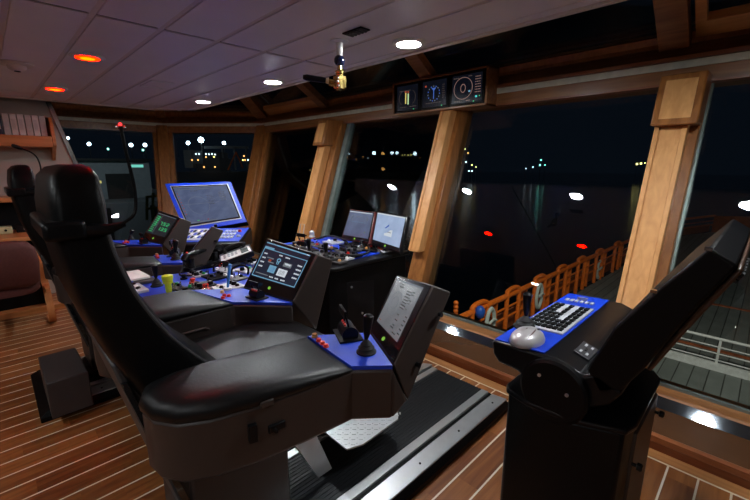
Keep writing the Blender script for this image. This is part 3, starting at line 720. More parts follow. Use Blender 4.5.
# tray with white sheet
tb = (atz(111, 279, CT + .02) + atz(151, 273, CT + .02)) / 2
X, Y = rot(2)
t = thing('document_tray', tb, 'shallow grey tray holding a white document, left on the centre console', 'tray')
MB().obox(tb + Z * -.008, X, Y, Z, .19, .085, .010).build('tray_body', greym, t, bevel=.004)
tag(MB().obox(tb + Z * .012, X, Y, Z, .16, .06, .006).build('paper_sheet', white, bevel=.001), 'white printed sheet lying on the tray beside the near backrest', 'paper')
pb = atz(135, 287, CT + .01)
MB().obox(pb, X, Y, Z, .13, .035, .009).build('lever_slot_plate', panelgrey, cc, bevel=.003)
for k in range(4): button(cc, pb + V((-.08 + .05 * k, 0, .009)), (blue, black, white, black)[k], .011, .008)
# yellow torch
p = atz(169, 292, CT); yel = mat('fluorescent_yellow', (.62, .72, .02), .4)
t = thing('torch', p, 'bright yellow-green torch standing on the centre console', 'torch')
MB().lathe(p, [(.014, 0), (.017, .01), (.017, .045), (.026, .065), (.030, .085), (.030, .098), (.024, .10)], n=20).build('torch_body', yel, t)
b = MB(); b.lathe(p + Z * .052, [(.020, 0), (.026, .003), (.026, .009), (.022, .012)], n=20); b.build('grip_ring', yel, t)
# handset on its cradle, behind the joystick of the far chair
t = thing('radio_handset', at(205, 270), 'black radio handset lying across its upright cradle on the centre console', 'handset')
p0 = at(188, 272); p1 = at(220, 262); top = Z * .085
b = MB(); m0 = (p0 + p1) / 2
for q in (p0.lerp(p1, .12), p0.lerp(p1, .85)): b.tube([q, q + Z * .05, q + top], [.028, .018, .02], 12)
b.obox(m0 + Z * .012, (p1 - p0).normalized(), Z.cross((p1 - p0).normalized()), Z, (p1 - p0).length / 2, .04, .012)
b.build('cradle', blackp, t, bevel=.002)
d = (p1 - p0)
MB().tube(spline([p0 - d * .08 + Z * .085, p0 + d * .06 + Z * .115, m0 + Z * .12, p1 - d * .1 + Z * .125, p1 + d * .08 + Z * .10], 5), [.024] * 5 + [.016] * 11 + [.024] * 5, 14).build('handset', blackp, t)
MB().ball(p0.lerp(p1, .1) + Z * .13 + V((.01, -.02, 0)), .009).build('indicator', red, t)
tag(MB().tube(spline([p0 + V((.02, -.03, .05)), p0 + V((.05, -.07, .01)), p0 + V((.12, -.05, .01)), p0 + V((.16, .03, .01)), p0 + V((.1, .09, .008))], 8), .006, 8).build('handset_cord', rubber), 'thin black cord curling below the radio handset', 'cord')
# desk telephone at the far end
p = atz(238, 259, CT + .03); X, Y = rot(-22)
t = thing('desk_telephone', (p.x, p.y, CT), 'grey and black desk telephone with keypad at the far end of the centre console', 'telephone')
N = (Z + Y * -.30).normalized(); YY = N.cross(X).normalized()
cen = V((p.x - .02, p.y, CT + .055)); X0 = X
MB().obox(cen, X, YY, N, .14, .12, .02).build('telephone_base', blackp, t, bevel=.008)
MB().obox(cen + N * .021 + X * .035, X, YY, N, .092, .108, .002).build('key_field', white, t)
for i in range(4):
    for j in range(3): MB().obox(cen + N * .025 + X * (-.01 + .034 * j) + YY * (.005 - .028 * i), X, YY, N, .011, .008, .003).build('key', panelgrey, t)
MB().obox(cen + N * .024 + X * .035 + YY * .065, X, YY, N, .07, .026, .002).build('telephone_screen', screenmat('lcd', (.10, .13, .12), .6), t)
MB().tube(spline([cen + X * -.085 + YY * .085 + N * .035, cen + X * -.085 + YY * .05 + N * .055, cen + X * -.085 + N * .058, cen + X * -.085 - YY * .05 + N * .055, cen + X * -.085 - YY * .085 + N * .035], 5), [.022] * 4 + [.014] * 13 + [.022] * 4, 12).build('receiver', blackp, t)
# ------------------------------------------------------------------ front console by the windows
t = thing('front_console', (-2.5, 1.98, 0), 'black console with a cluttered blue top standing at the front windows', 'console')
fc = t
FP = [(-2.90, 1.60), (-1.96, 1.50), (-1.93, 1.56), (-1.93, 2.30), (-2.90, 2.30)]
MB().prism(offset_poly(FP, .03), 'z', 0, .86).build('console_body', black, t, bevel=.012)
MB().prism(FP, 'z', .86, .888).build('console_edge', blackp, t, bevel=.008)
MB().prism([(-2.87, 1.68), (-2.03, 1.62), (-2.03, 2.27), (-2.87, 2.27)], 'z', .888, .893).build('console_top', blue, t)
b = MB(); b.prism([(1.66, .12), (2.20, .12), (2.20, .70), (1.66, .76)], 'x', -1.962, -1.952); b.build('side_door', blackp, t, bevel=.004)
for (y, z) in ((1.70, .72), (1.80, .50)): MB().cyl((-1.952, y, z), (-1.946, y, z), .008).build('door_screw', silver, t)
def af(px, py): return atz(px, py, .893)
random.seed(11)
spots = [(303, 243), (296, 250), (313, 257), (349, 252), (376, 249), (358, 244), (321, 261), (336, 262), (307, 263), (383, 251), (297, 247), (309, 251), (318, 246), (328, 249), (333, 243), (342, 252), (349, 247), (356, 250), (352, 256), (364, 248), (338, 258), (330, 256), (322, 254), (371, 251), (345, 259)]
for i, (px, py) in enumerate(spots):
    p = af(px, py); a = random.uniform(-15, 25)
    mo = module(fc, p, random.uniform(.11, .17), random.uniform(.08, .13), a, [greym, blackp, greym, blackp, panelgrey][i % 5], .012 + .002 * (i % 3))
    X, Y = rot(a)
    for k in range(3):
        q = p + X * (k - 1) * .04 + Y * random.uniform(-.02, .02) + Z * (.012 + .002 * (i % 3))
        c = random.random()
        if c < .4: button(mo, q, random.choice([red, amber, black, white, black]), .010, .012)
        elif c < .6: toggle(mo, q)
        else: MB().lathe(q, [(.015, 0), (.015, .014), (.011, .02), (.004, .021)], n=14).build('rotary_knob', blackp, mo)
joystick(fc, af(309, 256), .13, .032); joystick(fc, af(326, 259), .12, .030); joystick(fc, af(362, 249), .07, .025)
throttle(fc, af(303, 247), 1.3, *rot(10))
for pts in (((300, 252), (318, 262), (340, 262), (352, 256)), ((330, 252), (350, 258), (366, 256), (372, 247)), ((352, 246), (362, 243), (372, 248), (383, 254)), ((314, 240), (330, 238), (345, 243), (352, 251))):
    P = [af(*q) + Z * .02 for q in pts]; P[0] -= Z * .02; P[-1] -= Z * .02
    MB().tube(spline(P, 6), .009, 8).build('control_cable', rubber, fc)
p = af(301, 236); t = thing('antenna_holder', p, 'thin silver looped holder standing on the front console edge, left of the cluttered controls', 'holder')
MB().tube([p + V((-.03, 0, 0)), p + V((-.03, .02, .11)), p + V((.02, .03, .11)), p + V((.035, .0, 0))], .004, 8).build('wire_loop', silver, t)
MB().obox(p + Z * .006, X_, Y_, Z, .05, .03, .006).build('holder_foot', blackp, t)
p = af(312, 237); tag(MB().lathe(p, [(.03, 0), (.03, .01), (.022, .02), (.024, .05), (.012, .062), (0, .063)], n=18).build('cup', mat('pale_cup', (.5, .52, .55), .3)), 'small pale rounded cup at the back of the front console', 'cup')
def desk_monitor(label, tl, tr, br, bl, scr, items, body, bz=(.05, .05, .05, .13), group=None):
    c = (V(bl) + V(br)) / 2; t = thing('monitor', (c.x, c.y + .06, .893), label, 'monitor', group)
    q, g = monitor(t, tl, tr, br, bl, None, .035, body, bz, scr, items, led=True, bevel=.004)
    m = (q.c[0] + q.c[2]) / 2 - q.n * .05
    MB().tube([m, V((m.x, m.y + .03, .93)), V((m.x, m.y + .03, .905))], .02, 10).build('stand_neck', blackp, t)
    MB().lathe((m.x, m.y + .03, .893), [(.08, 0), (.08, .01), (.06, .016), (0, .017)], n=24).build('stand_base', blackp, t)
    return t
it1 = [(i_white, 'r', (.02, .98, .02, .05)), (i_grey, 'o', (.5, .27, .36, .16, .08, 150, 215)), (i_grey, 'o', (.5, .27, .36, .16, .08, -35, 30)), (i_grey, 'r', (.8, .86, .75, .82))] + txt(i_grey, .36, .2, 5, .03, .025) + [(i_cyan, 'r', (.22 + .1 * k, .27 + .1 * k, .42, .43)) for k in range(6)]
R = lambda px, py, y: aty(px, py, y)
desk_monitor('left desk monitor with dark slate screen on the front console', R(350, 209, 2.24), R(375, 212, 2.22), R(369, 243.5, 2.08), R(341, 238.5, 2.10), s_slate, it1, mat('dark_red_brown_enamel', (.10, .02, .02), .4), group=None)
it2 = [(i_white, 'r', (0, 1, 0, .045)), (i_white, 'r', (.38, .66, .52, .75)), (i_blue, 'p', ((.36, .50), (.50, .34), (.52, .50))), (i_grey, 'r', (.40, .62, .60, .62)), (i_blue, 'r', (.40, .60, .47, .52))]
desk_monitor('right desk monitor with pale blue lit screen on the front console', R(377, 211, 2.24), R(408, 216, 2.22), R(400, 253.5, 2.08), R(371, 243.5, 2.10), s_light, it2, blackp)
# ------------------------------------------------------------------ chart monitor on its own console
tl, tr, br, bl = atd(165, 184, 4.80), atd(231, 182, 4.68), atd(247, 222, 4.30), atd(186, 233, 4.2)
bl = onplane(186, 233, tl, tr, br)
q = Quad(tl, tr, br, bl)
cf = (bl + br) / 2
t = thing('chart_console', (cf.x - .1, cf.y + .1, 0), 'large chart display with bright blue frame on its own black console', 'chart display')
MB().hexa(q.c, [p - q.n * .07 for p in q.c]).build('display_housing', blackp, t, bevel=.01)
fr = q.plate(MB(), .0, 1, .0, 1, .0, .008).build('display_frame', blue, t, bevel=.004)
q.plate(MB(), .065, .945, .06, .92, .008, .012).build('display_bezel', panelgrey, fr, bevel=.002)
q.plate(MB(), .080, .93, .08, .90, .012, .015).build('inner_bezel', glassblk, fr)
s = q.sub(.10, .91, .105, .875, .0155); so = s.plate(MB(), 0, 1, 0, 1, 0, .0005).build('display_screen', screenmat('screen_chart', (.10, .14, .26), .7, (.07, .10, .20)), fr)
L = [(i_grey, 'r', (0, 1, 0, .02)), (i_grey, 'r', (.02, .7, .07, .08))] + [(i_red, 'r', (.03, .05, .18 + .08 * k, .20 + .08 * k)) for k in range(8)]
for k in range(6): L += txt(i_dark, .55 + .02 * (k % 2), .28 + .05 * k, 4, .02, .015, seed=k) + txt(i_dark, .8, .2 + .05 * k, 4, .02, .02, seed=40 + k)
L += txt(i_dark, .3, .12, 5, .02, .02) + [(i_grey, 'o', (.35, .55, .2, .25, .02)), (i_grey, 'r', (.1, .75, .5, .505)), (i_green, 'r', (.2, .24, .93, .95)), (i_red, 'r', (.4, .43, .93, .95)), (i_grey, 'r', (.02, .6, .97, .985))]
graphics(s, so, L)
kd = (br - bl).normalized(); back_dir = V((-kd.y, kd.x, 0)).normalized()
if back_dir.dot(EY - cf) > 0: back_dir = -back_dir
fwd = -back_dir
k0, k1 = bl - V((0, 0, .005)), br - V((0, 0, .005)); k1.z = k0.z = (k0.z + k1.z) / 2
dn = fwd * .46 - Z * .10
kq = Quad(k0, k1 + kd * .05, k1 + kd * .05 + dn, k0 + dn); kq.n = Z if kq.n.z > 0 else kq.n
kq.n = (k1 - k0).cross(-dn).normalized(); kq.n = kq.n if kq.n.z > 0 else -kq.n
b = MB(); dp = V((0, 0, -.19)); b.hexa(kq.c, [kq.c[0] + dp, kq.c[1] + dp, kq.c[2] + dp * .8 - fwd * .02, kq.c[3] + dp * .8 - fwd * .02]); ls = b.build('keyboard_ledge', blackp, t, bevel=.02, seg=4)
kp = kq.plate(MB(), .03, .97, .06, .86, .0, .004).build('ledge_plate', blue, t)
kq.plate(MB(), .08, .52, .12, .78, .004, .010).build('keyboard', panelgrey, kp, bevel=.002)
for i in range(8):
    for j in range(3): kq.plate(MB(), .10 + .05 * i, .135 + .05 * i, .2 + .18 * j, .32 + .18 * j, .010, .014).build('key', (white, blue, black)[(i + j) % 3], kp)
for i in range(4):
    for j in range(3): kq.plate(MB(), .66 + .05 * i, .695 + .05 * i, .2 + .18 * j, .32 + .18 * j, .004, .010).build('key', panelgrey, kp)
joystick(kp, kq.P(.57, .45, .004), .11, .022)
button(kp, kq.P(.88, .3, .004), red, .016, .02); MB().lathe(kq.P(.92, .6, .004), [(.022, 0), (.022, .012), (.014, .022), (0, .024)], n=16).build('trackball', panelgrey, kp)
c0 = (k0 + k1) / 2 - fwd * .02
Xk, Yk = kd.copy(), back_dir; Xk.z = 0; Xk.normalize()
MB().obox(V((c0.x, c0.y, (k0.z - .09) / 2)) - fwd * .05, Xk, Yk, Z, .24, .16, (k0.z - .09) / 2).build('console_body', black, t, bevel=.015)
MB().obox(V((c0.x, c0.y, 0)) + Z * (k0.z - .12) + fwd * .0, Xk, Yk, Z, .27, .15, .05).build('console_neck', blackp, t, bevel=.02)
# ------------------------------------------------------------------ lectern console on the right
t = thing('lectern_console', (-.42, 1.62, 0), 'black lectern console with tilted monitor seen from behind, on the right', 'console')
ped = [(-.585, 1.30), (-.50, 1.275), (-.36, 1.285), (-.215, 1.345), (-.20, 1.40), (-.20, 1.78), (-.23, 1.84), (-.57, 1.84), (-.60, 1.80), (-.60, 1.33)]
c = MB().prism(ped, 'z', 0, .70).build('cabinet', black, t, bevel=.01)
MB().prism(offset_poly(ped, -.012), 'z', .70, .72).build('cabinet_top', blackp, t, bevel=.006)
MB().box(-.203, -.190, 1.42, 1.76, .05, .67).build('cabinet_door', mat('brown_black_enamel', (.035, .022, .016), .45), c, bevel=.003)
for (y, z) in ((1.40, .57), (1.44, .36), (1.74, .60)):
    MB().lathe((-.19, y, z), [(.006, 0), (.006, .014), (.013, .016), (.014, .028), (.010, .032)], ax=X_, n=14).build('door_knob', blackp, c)
Y0, Y1 = 1.30, 2.10
body = [(-.672, .888), (-.665, .835), (-.64, .805), (-.56, .80), (-.50, .74), (-.36, .735), (-.26, .80), (-.225, .86), (-.30, .90), (-.345, .872), (-.425, .900)]
MB().prism(body, 'y', Y0, Y1).build('control_box', blackp, t, bevel=.012, seg=3)
b = MB(); b.lathe((-.425, Y0 - .028, .785), [(.105, 0), (.115, .008), (.115, .03)], ax=Y_, n=40); hd = b.build('tilt_hub', black, t)
for (x, z) in ((-.47, .835), (-.375, .80)): MB().cyl((x, Y0 - .033, z), (x, Y0 - .026, z), .006).build('hub_screw', silver, hd)
pl = MB().hexa([(-.664, Y0 + .012, .889), (-.475, Y0 + .012, .8985), (-.475, Y1 - .012, .8985), (-.664, Y1 - .012, .889)], [(-.664, Y0 + .012, .893), (-.475, Y0 + .012, .9025), (-.475, Y1 - .012, .9025), (-.664, Y1 - .012, .893)]).build('blue_control_plate', blue, t)
kpn = Quad((-.655, 2.02, .8935), (-.482, 2.02, .9022), (-.482, 1.48, .9022), (-.655, 1.48, .8935)); kpn.n = Z
kb = kpn.plate(MB(), .02, .98, .25, .95, .0, .006).build('key_field', panelgrey, pl)
for i in range(7):
    for j in range(8):
        if (i in (2,) and j in (0, 1, 2)) or (i == 4 and j < 5): continue
        kpn.plate(MB(), .06 + .125 * i, .16 + .125 * i, .28 + .082 * j, .335 + .082 * j, .006, .011).build('key', black, kb)
for j in range(6): kpn.plate(MB(), .10 + .13 * j, .18 + .13 * j, .06, .12, .0, .005).build('key', panelgrey, pl)
kpn.plate(MB(), .35, .6, .0, .03, .0, .012).build('pen_rest', silver, pl)
joystick(pl, (-.632, 1.50, .894), .15, .040)
mp = atz(524, 335, .905); mp = V((-.565, 1.375, .898))
t2 = thing('computer_mouse', mp, 'silver grey mouse with dark stripes on the blue lectern plate', 'mouse')
silm = mat('silver_plastic', (.45, .43, .44), .3, .3)
rings = []
for k, (f, z) in enumerate(((1, 0), (1.02, .008), (.92, .024), (.68, .038), (.35, .045), (.08, .047))):
    rings.append([(mp.x + .058 * f * math.cos(a) , mp.y + .088 * f * math.sin(a) * (.9 if math.sin(a) > 0 else 1), mp.z + z) for a in [2 * math.pi * i / 28 for i in range(28)]])
MB().loft(rings).build('mouse_body', silm, t2, smooth=80)
for dx in (-.018, .012): MB().tube([(mp.x + dx + .012, mp.y - .055, mp.z + .034), (mp.x + dx + .012, mp.y, mp.z + .046), (mp.x + dx, mp.y + .045, mp.z + .036)], .0028, 6).build('mouse_stripe', mat('dark_stripe', (.12, .06, .06), .4), t2)
MB().ball((mp.x + .02, mp.y + .035, mp.z + .036), .009, (1, 1.4, .6)).build('scroll_wheel', blackp, t2)
# tilted monitor slab
sl = [(-.335, .90), (-.275, 1.06), (-.18, 1.212), (-.088, 1.342), (-.028, 1.304), (-.085, 1.19), (-.125, 1.10), (-.185, .955), (-.235, .865), (-.29, .83)]
mo = MB().prism(sl, 'y', Y0 + .0, Y1).build('tilted_monitor', black, t, bevel=.008)
MB().prism([(-.026, 1.296), (-.083, 1.182), (-.123, 1.092), (-.183, .947), (-.170, .945), (-.108, 1.09), (-.066, 1.182), (-.018, 1.285)], 'y', Y0 + .03, Y1 - .03).build('monitor_back', mat('brown_back_cover', (.060, .030, .018), .38), mo, bevel=.006)
for k in range(6):
    for j in range(3):
        y = Y0 + .08 + .045 * k; f = .12 + .10 * j; x = -.016 - .047 * f / 1 * 1.; z = 1.282 - .10 * f
        MB().obox((-.0185 - .05 * f + .004, y, 1.283 - .103 * f), Y_, V((.43, 0, .9)), V((.9, 0, -.43)), .014, .004, .006).build('vent_slot', dark, mo)
q = Quad((-.088, Y1 - .03, 1.342), (-.088, Y0 + .03, 1.342), (-.32, Y0 + .03, .95), (-.32, Y1 - .03, .95))
for (x, z) in ((-.19, 1.2), (-.09, 1.338)): MB().obox((x, Y0 + .004, z), X_, Y_, Z, .008, .008, .004).build('corner_clip', chrome, mo)
sp = V((-.352, 1.40, .879)); u = V((.85, 0, -.30)).normalized()
pt = MB().obox((-.384, 1.46, .8905), V((.944, 0, -.33)), Y_, V((.33, 0, .944)), .028, .055, .003).build('socket_plate', mat('dark_plate', (.04, .04, .045), .35), t, bevel=.002)
for a, c_ in ((-.010, -.03), (.012, -.03), (-.010, .03), (.012, .03), (0, 0)): MB().obox(V((-.384, 1.46, .894)) + V((.944, 0, -.33)) * a + Y_ * c_, V((.944, 0, -.33)), Y_, V((.33, 0, .944)), .004, .010, .002).build('socket', panelgrey if c_ else dark, pt)
for yy in (1.62, 1.70):
    tag(MB().tube(spline([(-.30, yy, .86), (-.27, yy + .02, .80), (-.29, yy + .03, .74), (-.33, yy + .02, .722)], 6), .006, 8).build('cable', rubber), 'thin cable hanging under the lectern monitor, the %s one' % ('nearer' if yy < 1.65 else 'farther'), 'cable', 'lectern cables')
# ------------------------------------------------------------------ overhead display box
t = thing('overhead_display_box', (-2.47, 3.36, 2.08), 'wooden box with three instrument displays mounted above the front windows', 'display box')
bx0, bx1, bz0, bz1, by = -3.05, -1.90, 2.075, 2.408, 3.28
b = MB()
for a in ((bx0, bx1, bz0, bz0 + .02), (bx0, bx1, bz1 - .02, bz1), (bx0, bx0 + .022, bz0, bz1), (bx1 - .022, bx1, bz0, bz1)): b.box(a[0], a[1], by, 3.47, a[2], a[3])
b.build('wooden_frame', teakx, t, bevel=.003)
MB().box(bx0 + .01, bx1 - .01, by + .02, 3.47, bz0 + .01, bz1 - .01).build('inner_panel', black, t)
for k, (x0, x1) in enumerate(((-3.00, -2.68), (-2.655, -2.325), (-2.30, -1.94))):
    q = Quad((x0, by + .01, bz1 - .028), (x1, by + .01, bz1 - .028), (x1, by + .01, bz0 + .028), (x0, by + .01, bz0 + .028)); q.n = V((0, -1, 0))
    MB().hexa(q.c, [p + V((0, .03, 0)) for p in q.c]).build('instrument_housing', blackp, t, bevel=.003)
    s = q.sub(.06, .94, .06, .94, .001); so = s.plate(MB(), 0, 1, 0, 1, 0, .001).build('instrument_screen', s_black, t); s = s.sub(0, 1, 0, 1, .001)
    if k == 0:
        L = [(i_yel, 'r', (.40, .455, .30, .74)), (emis('ink_palegreen', (.6, .85, .45), .8), 'r', (.52, .575, .34, .78)), (i_red, 'r', (.38, .46, .22, .30)), (i_red, 'r', (.51, .58, .24, .32))]
        L += txt(i_dim, .12, .2, 9, .04, .025) + txt(i_dim, .15, .86, 4, .05, .03) + txt(i_dim, .62, .86, 4, .05, .03) + [(i_dim, 'o', (.30, .5, .2, .28, .05, 110, 250)), (i_dim, 'o', (.70, .5, .2, .28, .05, -70, 70))]
    elif k == 1:
        L = [(i_red, 'r', (.1, .17, .15, .22)), (i_blue, 'p', ((.38, .28), (.58, .28), (.5, .38), (.46, .38))), (i_blue, 'r', (.465, .495, .38, .70))] + txt(i_dim, .15, .84, 9, .05, .025)
        for a in range(0, 360, 24): L.append((i_grey if a % 48 else i_blue, 'o', (.48, .5, .26, .30, .12, a, a + 9)))
        for j in range(7): L += txt(i_dim, .84, .2 + .08 * j, 2, .03, .02, seed=j)
    else:
        L = [(i_pink, 'o', (.38, .48, .32, .40, .05)), (i_pink, 'o', (.38, .48, .09, .16, .2)), (i_cyan, 'r', (.57, .63, .58, .64)), (emis('ink_aqua', (.1, .75, .8), .8), 'r', (.80, .86, .80, .86)), (i_green, 'r', (.92, .95, .80, .84))]
        for j in range(7): L += txt(i_pink, .78, .12 + .09 * j, 4, .03, .025, seed=j)
        L += txt(i_dim, .1, .92, 4, .04, .03) + txt(i_pink, .5, .92, 3, .04, .03) + txt(i_dim, .05, .08, 3, .04, .03) + txt(i_dim, .55, .06, 3, .03, .03)
    graphics(s, so, L)
    MB().ball((x1 - .07 if k < 2 else x1 - .1, by + .006, bz0 + .046), .006).build('status_light', i_green, t)
# ------------------------------------------------------------------ port side: shelf, books, desk, armchair
WX = -6.05
t = thing('bookshelf', (-5.92, -.2, 1.74), 'wall mounted wooden bookshelf at the far left', 'shelf')
MB().box(WX, -5.74, -1.2, .60, 1.745, 1.862).build('shelf_board', shelfw, t, bevel=.006)
b = MB(); b.prism([(WX, 1.60), (-5.98, 1.64), (-5.86, 1.72), (-5.74, 1.76), (-5.74, 1.99), (-5.80, 2.07), (WX, 2.09)], 'y', .60, .635); b.build('shelf_end', shelfw, t, bevel=.006)
bw = [('dark navy', mat('navy_cover', (.015, .025, .06), .5)), ('pale grey', mat('grey_cover', (.42, .38, .36), .6)), ('off-white', mat('offwhite_cover', (.55, .50, .47), .6))]
y = .575; random.seed(5); seq = [1, 2, 1, 2, 2, 1, 0, 0]
pos = ['rightmost on the shelf', 'second from the shelf end', 'third from the shelf end', 'fourth from the shelf end', 'fifth from the shelf end', 'sixth from the shelf end', 'seventh from the shelf end', 'eighth from the shelf end', 'ninth from the shelf end', 'last one at the picture edge']
for k in range(8):
    w_ = .058 if k < 7 else .05; nm, m = bw[seq[k]]
    h_ = .215 + random.uniform(-.006, .006)
    o = thing('binder', (-5.90, y - w_ / 2, 1.862), '%s binder standing on the wall shelf, %s' % (nm, pos[k]), 'binder', 'binders on the wall shelf')
    MB().box(-6.03, -5.79, y - w_ + .003, y, 1.862, 1.862 + h_).build('cover', m, o, bevel=.006)
    MB().box(-5.791, -5.788, y - w_ * .75, y - w_ * .25, 1.92, 2.03).build('spine_label', mat('spine_label_grey', (.45, .42, .40), .6), o)
    y -= w_ + .002
t = thing('wall_desk', (-5.7, -.3, 0), 'wooden desk with raised back shelf along the port wall', 'desk')
MB().box(WX, -5.28, -1.5, .34, .79, .835).build('desk_top', shelfw, t, bevel=.006)
MB().box(WX, -5.62, -1.5, .42, 1.165, 1.215).build('upper_shelf', shelfw, t, bevel=.006)
MB().box(WX, -5.95, -1.5, .38, .835, 1.165).build('recess_back', black, t)
MB().box(WX, -5.36, .27, .32, 0, .79).build('desk_side', shelfw, t, bevel=.004)
MB().box(-5.52, -5.46, -1.5, .27, 0, .79).build('desk_front', black, t)
MB().box(-5.46, -5.32, -1.5, .60, 0, .06).build('plinth', shelfw, t, bevel=.004)
for (y0, y1, m, n_, lab) in ((.02, .13, mat('pale_yellow_plastic', (.45, .45, .25), .5), 'charger', 'pale yellow charger box standing on the port desk'), (.16, .30, blackp, 'desk_radio', 'small black radio standing on the port desk beside the yellow box')):
    o = thing(n_, (-5.72, (y0 + y1) / 2, .835), lab, 'device'); MB().box(-5.80, -5.66, y0, y1, .835, .905).build('case', m, o, bevel=.006)
    MB().cyl((-5.66, (y0 + y1) / 2, .87), (-5.652, (y0 + y1) / 2, .87), .012).build('dial', silver if m is blackp else blackp, o)
# armchair
OFF = V((0, .10, 0))
t = thing('armchair', (-4.9, -.1, 0), 'dark red upholstered armchair with bentwood frame facing the port desk', 'armchair')
ox = mat('oxblood_fabric', (.085, .022, .018), .7, bump=.3, scale=60); bw_ = wood('bentwood', (.38, .13, .035), (.50, .19, .06), .35, 'z')
def seco(cz, hy, x0, x1, cy, p=4, n=24):
    out = []
    for k in range(n):
        a = 2 * math.pi * k / n; c, s = math.cos(a), math.sin(a)
        out.append(((x0 + x1) / 2 + (x1 - x0) / 2 * abs(c) ** (2 / p) * (1 if c >= 0 else -1), cy + hy * abs(s) ** (2 / p) * (1 if s >= 0 else -1), cz))
    return out
MB().loft([seco(z, h, a, b_, -.14) for z, h, a, b_ in ((.46, .23, -4.74, -4.66), (.50, .27, -4.76, -4.63), (.70, .285, -4.73, -4.59), (.82, .27, -4.70, -4.57), (.88, .22, -4.68, -4.58), (.895, .15, -4.665, -4.60))]).build('chair_back', ox, t, smooth=70)
MB().loft([seco(z, h, -5.22, -4.68, -.14) for z, h in ((.38, .24), (.40, .27), (.46, .275), (.485, .25))]).build('chair_seat', ox, t, smooth=70)
for sy in (.17, -.45):
    P = spline([(-5.10, sy, .02), (-5.0, sy, .015), (-4.86, sy, .03), (-4.80, sy, .14), (-4.86, sy, .30), (-4.95, sy, .42), (-4.93, sy, .56), (-4.95, sy, .64), (-5.05, sy, .665), (-5.16, sy, .64), (-5.20, sy, .58)], 5)
    b = MB(); b.loft([[(p.x, p.y - .028, p.z + .012), (p.x + .012, p.y - .028, p.z - .012), (p.x + .012, p.y + .028, p.z - .012), (p.x, p.y + .028, p.z + .012)] for p in P]); b.build('bentwood_arm', bw_, t)
    MB().box(-5.2, -4.72, sy - .02, sy + .02, .355, .385).build('side_rail', bw_, t, bevel=.004)
OFF = V((0, 0, 0))
# ------------------------------------------------------------------ outside: deck, rail, water, harbour at night
DZ = -2.5
def deck_mat():
    m = bpy.data.materials.new('weathered_deck'); m.use_nodes = True; nt = m.node_tree; b = nt.nodes['Principled BSDF']; L = nt.links.new; N = nt.nodes.new
    tc = N('ShaderNodeTexCoord'); sp = N('ShaderNodeSeparateXYZ'); L(tc.outputs['Object'], sp.inputs[0])
    def m_(op, a, b2=None):
        n = N('ShaderNodeMath'); n.operation = op
        for i, v in enumerate((a, b2)):
            if v is None: continue
            if isinstance(v, (int, float)): n.inputs[i].default_value = v
            else: L(v, n.inputs[i])
        return n.outputs[0]
    u = m_('DIVIDE', m_('ADD', sp.outputs[0], 50.), .24); k = m_('FLOOR', u); fr = m_('ABSOLUTE', m_('SUBTRACT', m_('FRACT', u), .5))
    seam = m_('LESS_THAN', fr, .46); h = m_('FRACT', m_('MULTIPLY', m_('SINE', m_('MULTIPLY', k, 12.99)), 4375.5))
    n = N('ShaderNodeTexNoise'); n.inputs['Scale'].default_value = 2.5; n.inputs['Detail'].default_value = 8; L(tc.outputs['Object'], n.inputs['Vector'])
    r = N('ShaderNodeValToRGB'); r.color_ramp.elements[0].color = (.09, .10, .09, 1); r.color_ramp.elements[1].color = (.27, .29, .27, 1)
    L(m_('ADD', m_('MULTIPLY', n.outputs['Fac'], .7), m_('MULTIPLY', h, .3)), r.inputs['Fac'])
    mx = N('ShaderNodeMix'); mx.data_type = 'RGBA'; L(seam, mx.inputs[0]); mx.inputs[6].default_value = (.03, .03, .025, 1); L(r.outputs['Color'], mx.inputs[7])
    L(mx.outputs[2], b.inputs['Base Color']); b.inputs['Roughness'].default_value = .7; return m
orange = mat('orange_paint', (.80, .16, .012), .5, var=.2); orangedk = mat('rusty_orange', (.32, .085, .03), .6, var=.35, scale=5)
dp = [(-4.15, 3.9), (6, 3.9), (6, 26), (3.5, 30.5), (0, 32.5), (-2.2, 31.5), (-3.4, 28), (-3.75, 20)]
tag(MB().prism(dp, 'z', DZ - .2, DZ).build('foredeck', deck_mat(), origin=(0, 3.9, DZ)), 'weathered wooden plank deck outside below the front windows', 'deck')
bpy.data.objects['foredeck']['kind'] = 'structure'
railp = [(-4.12, 4.2), (-4.05, 8), (-3.95, 14), (-3.75, 20), (-3.35, 28), (-2.2, 31.6)]
def railx(y):
    for (x0, y0), (x1, y1) in zip(railp, railp[1:]):
        if y0 <= y <= y1: return x0 + (x1 - x0) * (y - y0) / (y1 - y0)
    return railp[-1][0]
t = thing('deck_railing', (-4.0, 14, DZ), 'orange steel railing with hooped stanchions along the deck edge outside', 'railing')
b = MB()
for z, r in ((-1.50, .065), (-1.80, .026), (-2.05, .026)):
    MB().tube([(x, y, z) for x, y in railp], r, 8).build('rail', orange, t)
MB().hexa([(x - .14, y, DZ) for x, y in railp] + [(x - .20, y, DZ) for x, y in railp[::-1]], [(x - .14, y, -2.02) for x, y in railp] + [(x - .20, y, -2.02) for x, y in railp[::-1]]).build('bulwark_plate', orangedk, t)
ys = [5.7, 7.2, 8.7, 10.2, 11.7, 13.3, 15, 17, 19, 21.2, 23.6, 26]
for y in ys:
    a, c = y - .30, y + .30
    MB().tube(spline([(railx(a) + .02, a, DZ), (railx(a) + .02, a, -1.55), (railx(a), a + .05, -1.40), (railx(y), y, -1.36), (railx(c), c - .05, -1.40), (railx(c) + .02, c, -1.55), (railx(c) + .02, c, DZ)], 4), .055, 8).build('hooped_stanchion', orange, t)
    for k in range(2):
        yy = y + .75; MB().box(railx(yy) - .1, railx(yy) + .02, yy - .03, yy + .03, DZ, -1.5).build('stanchion', orange, t) if k == 0 else None
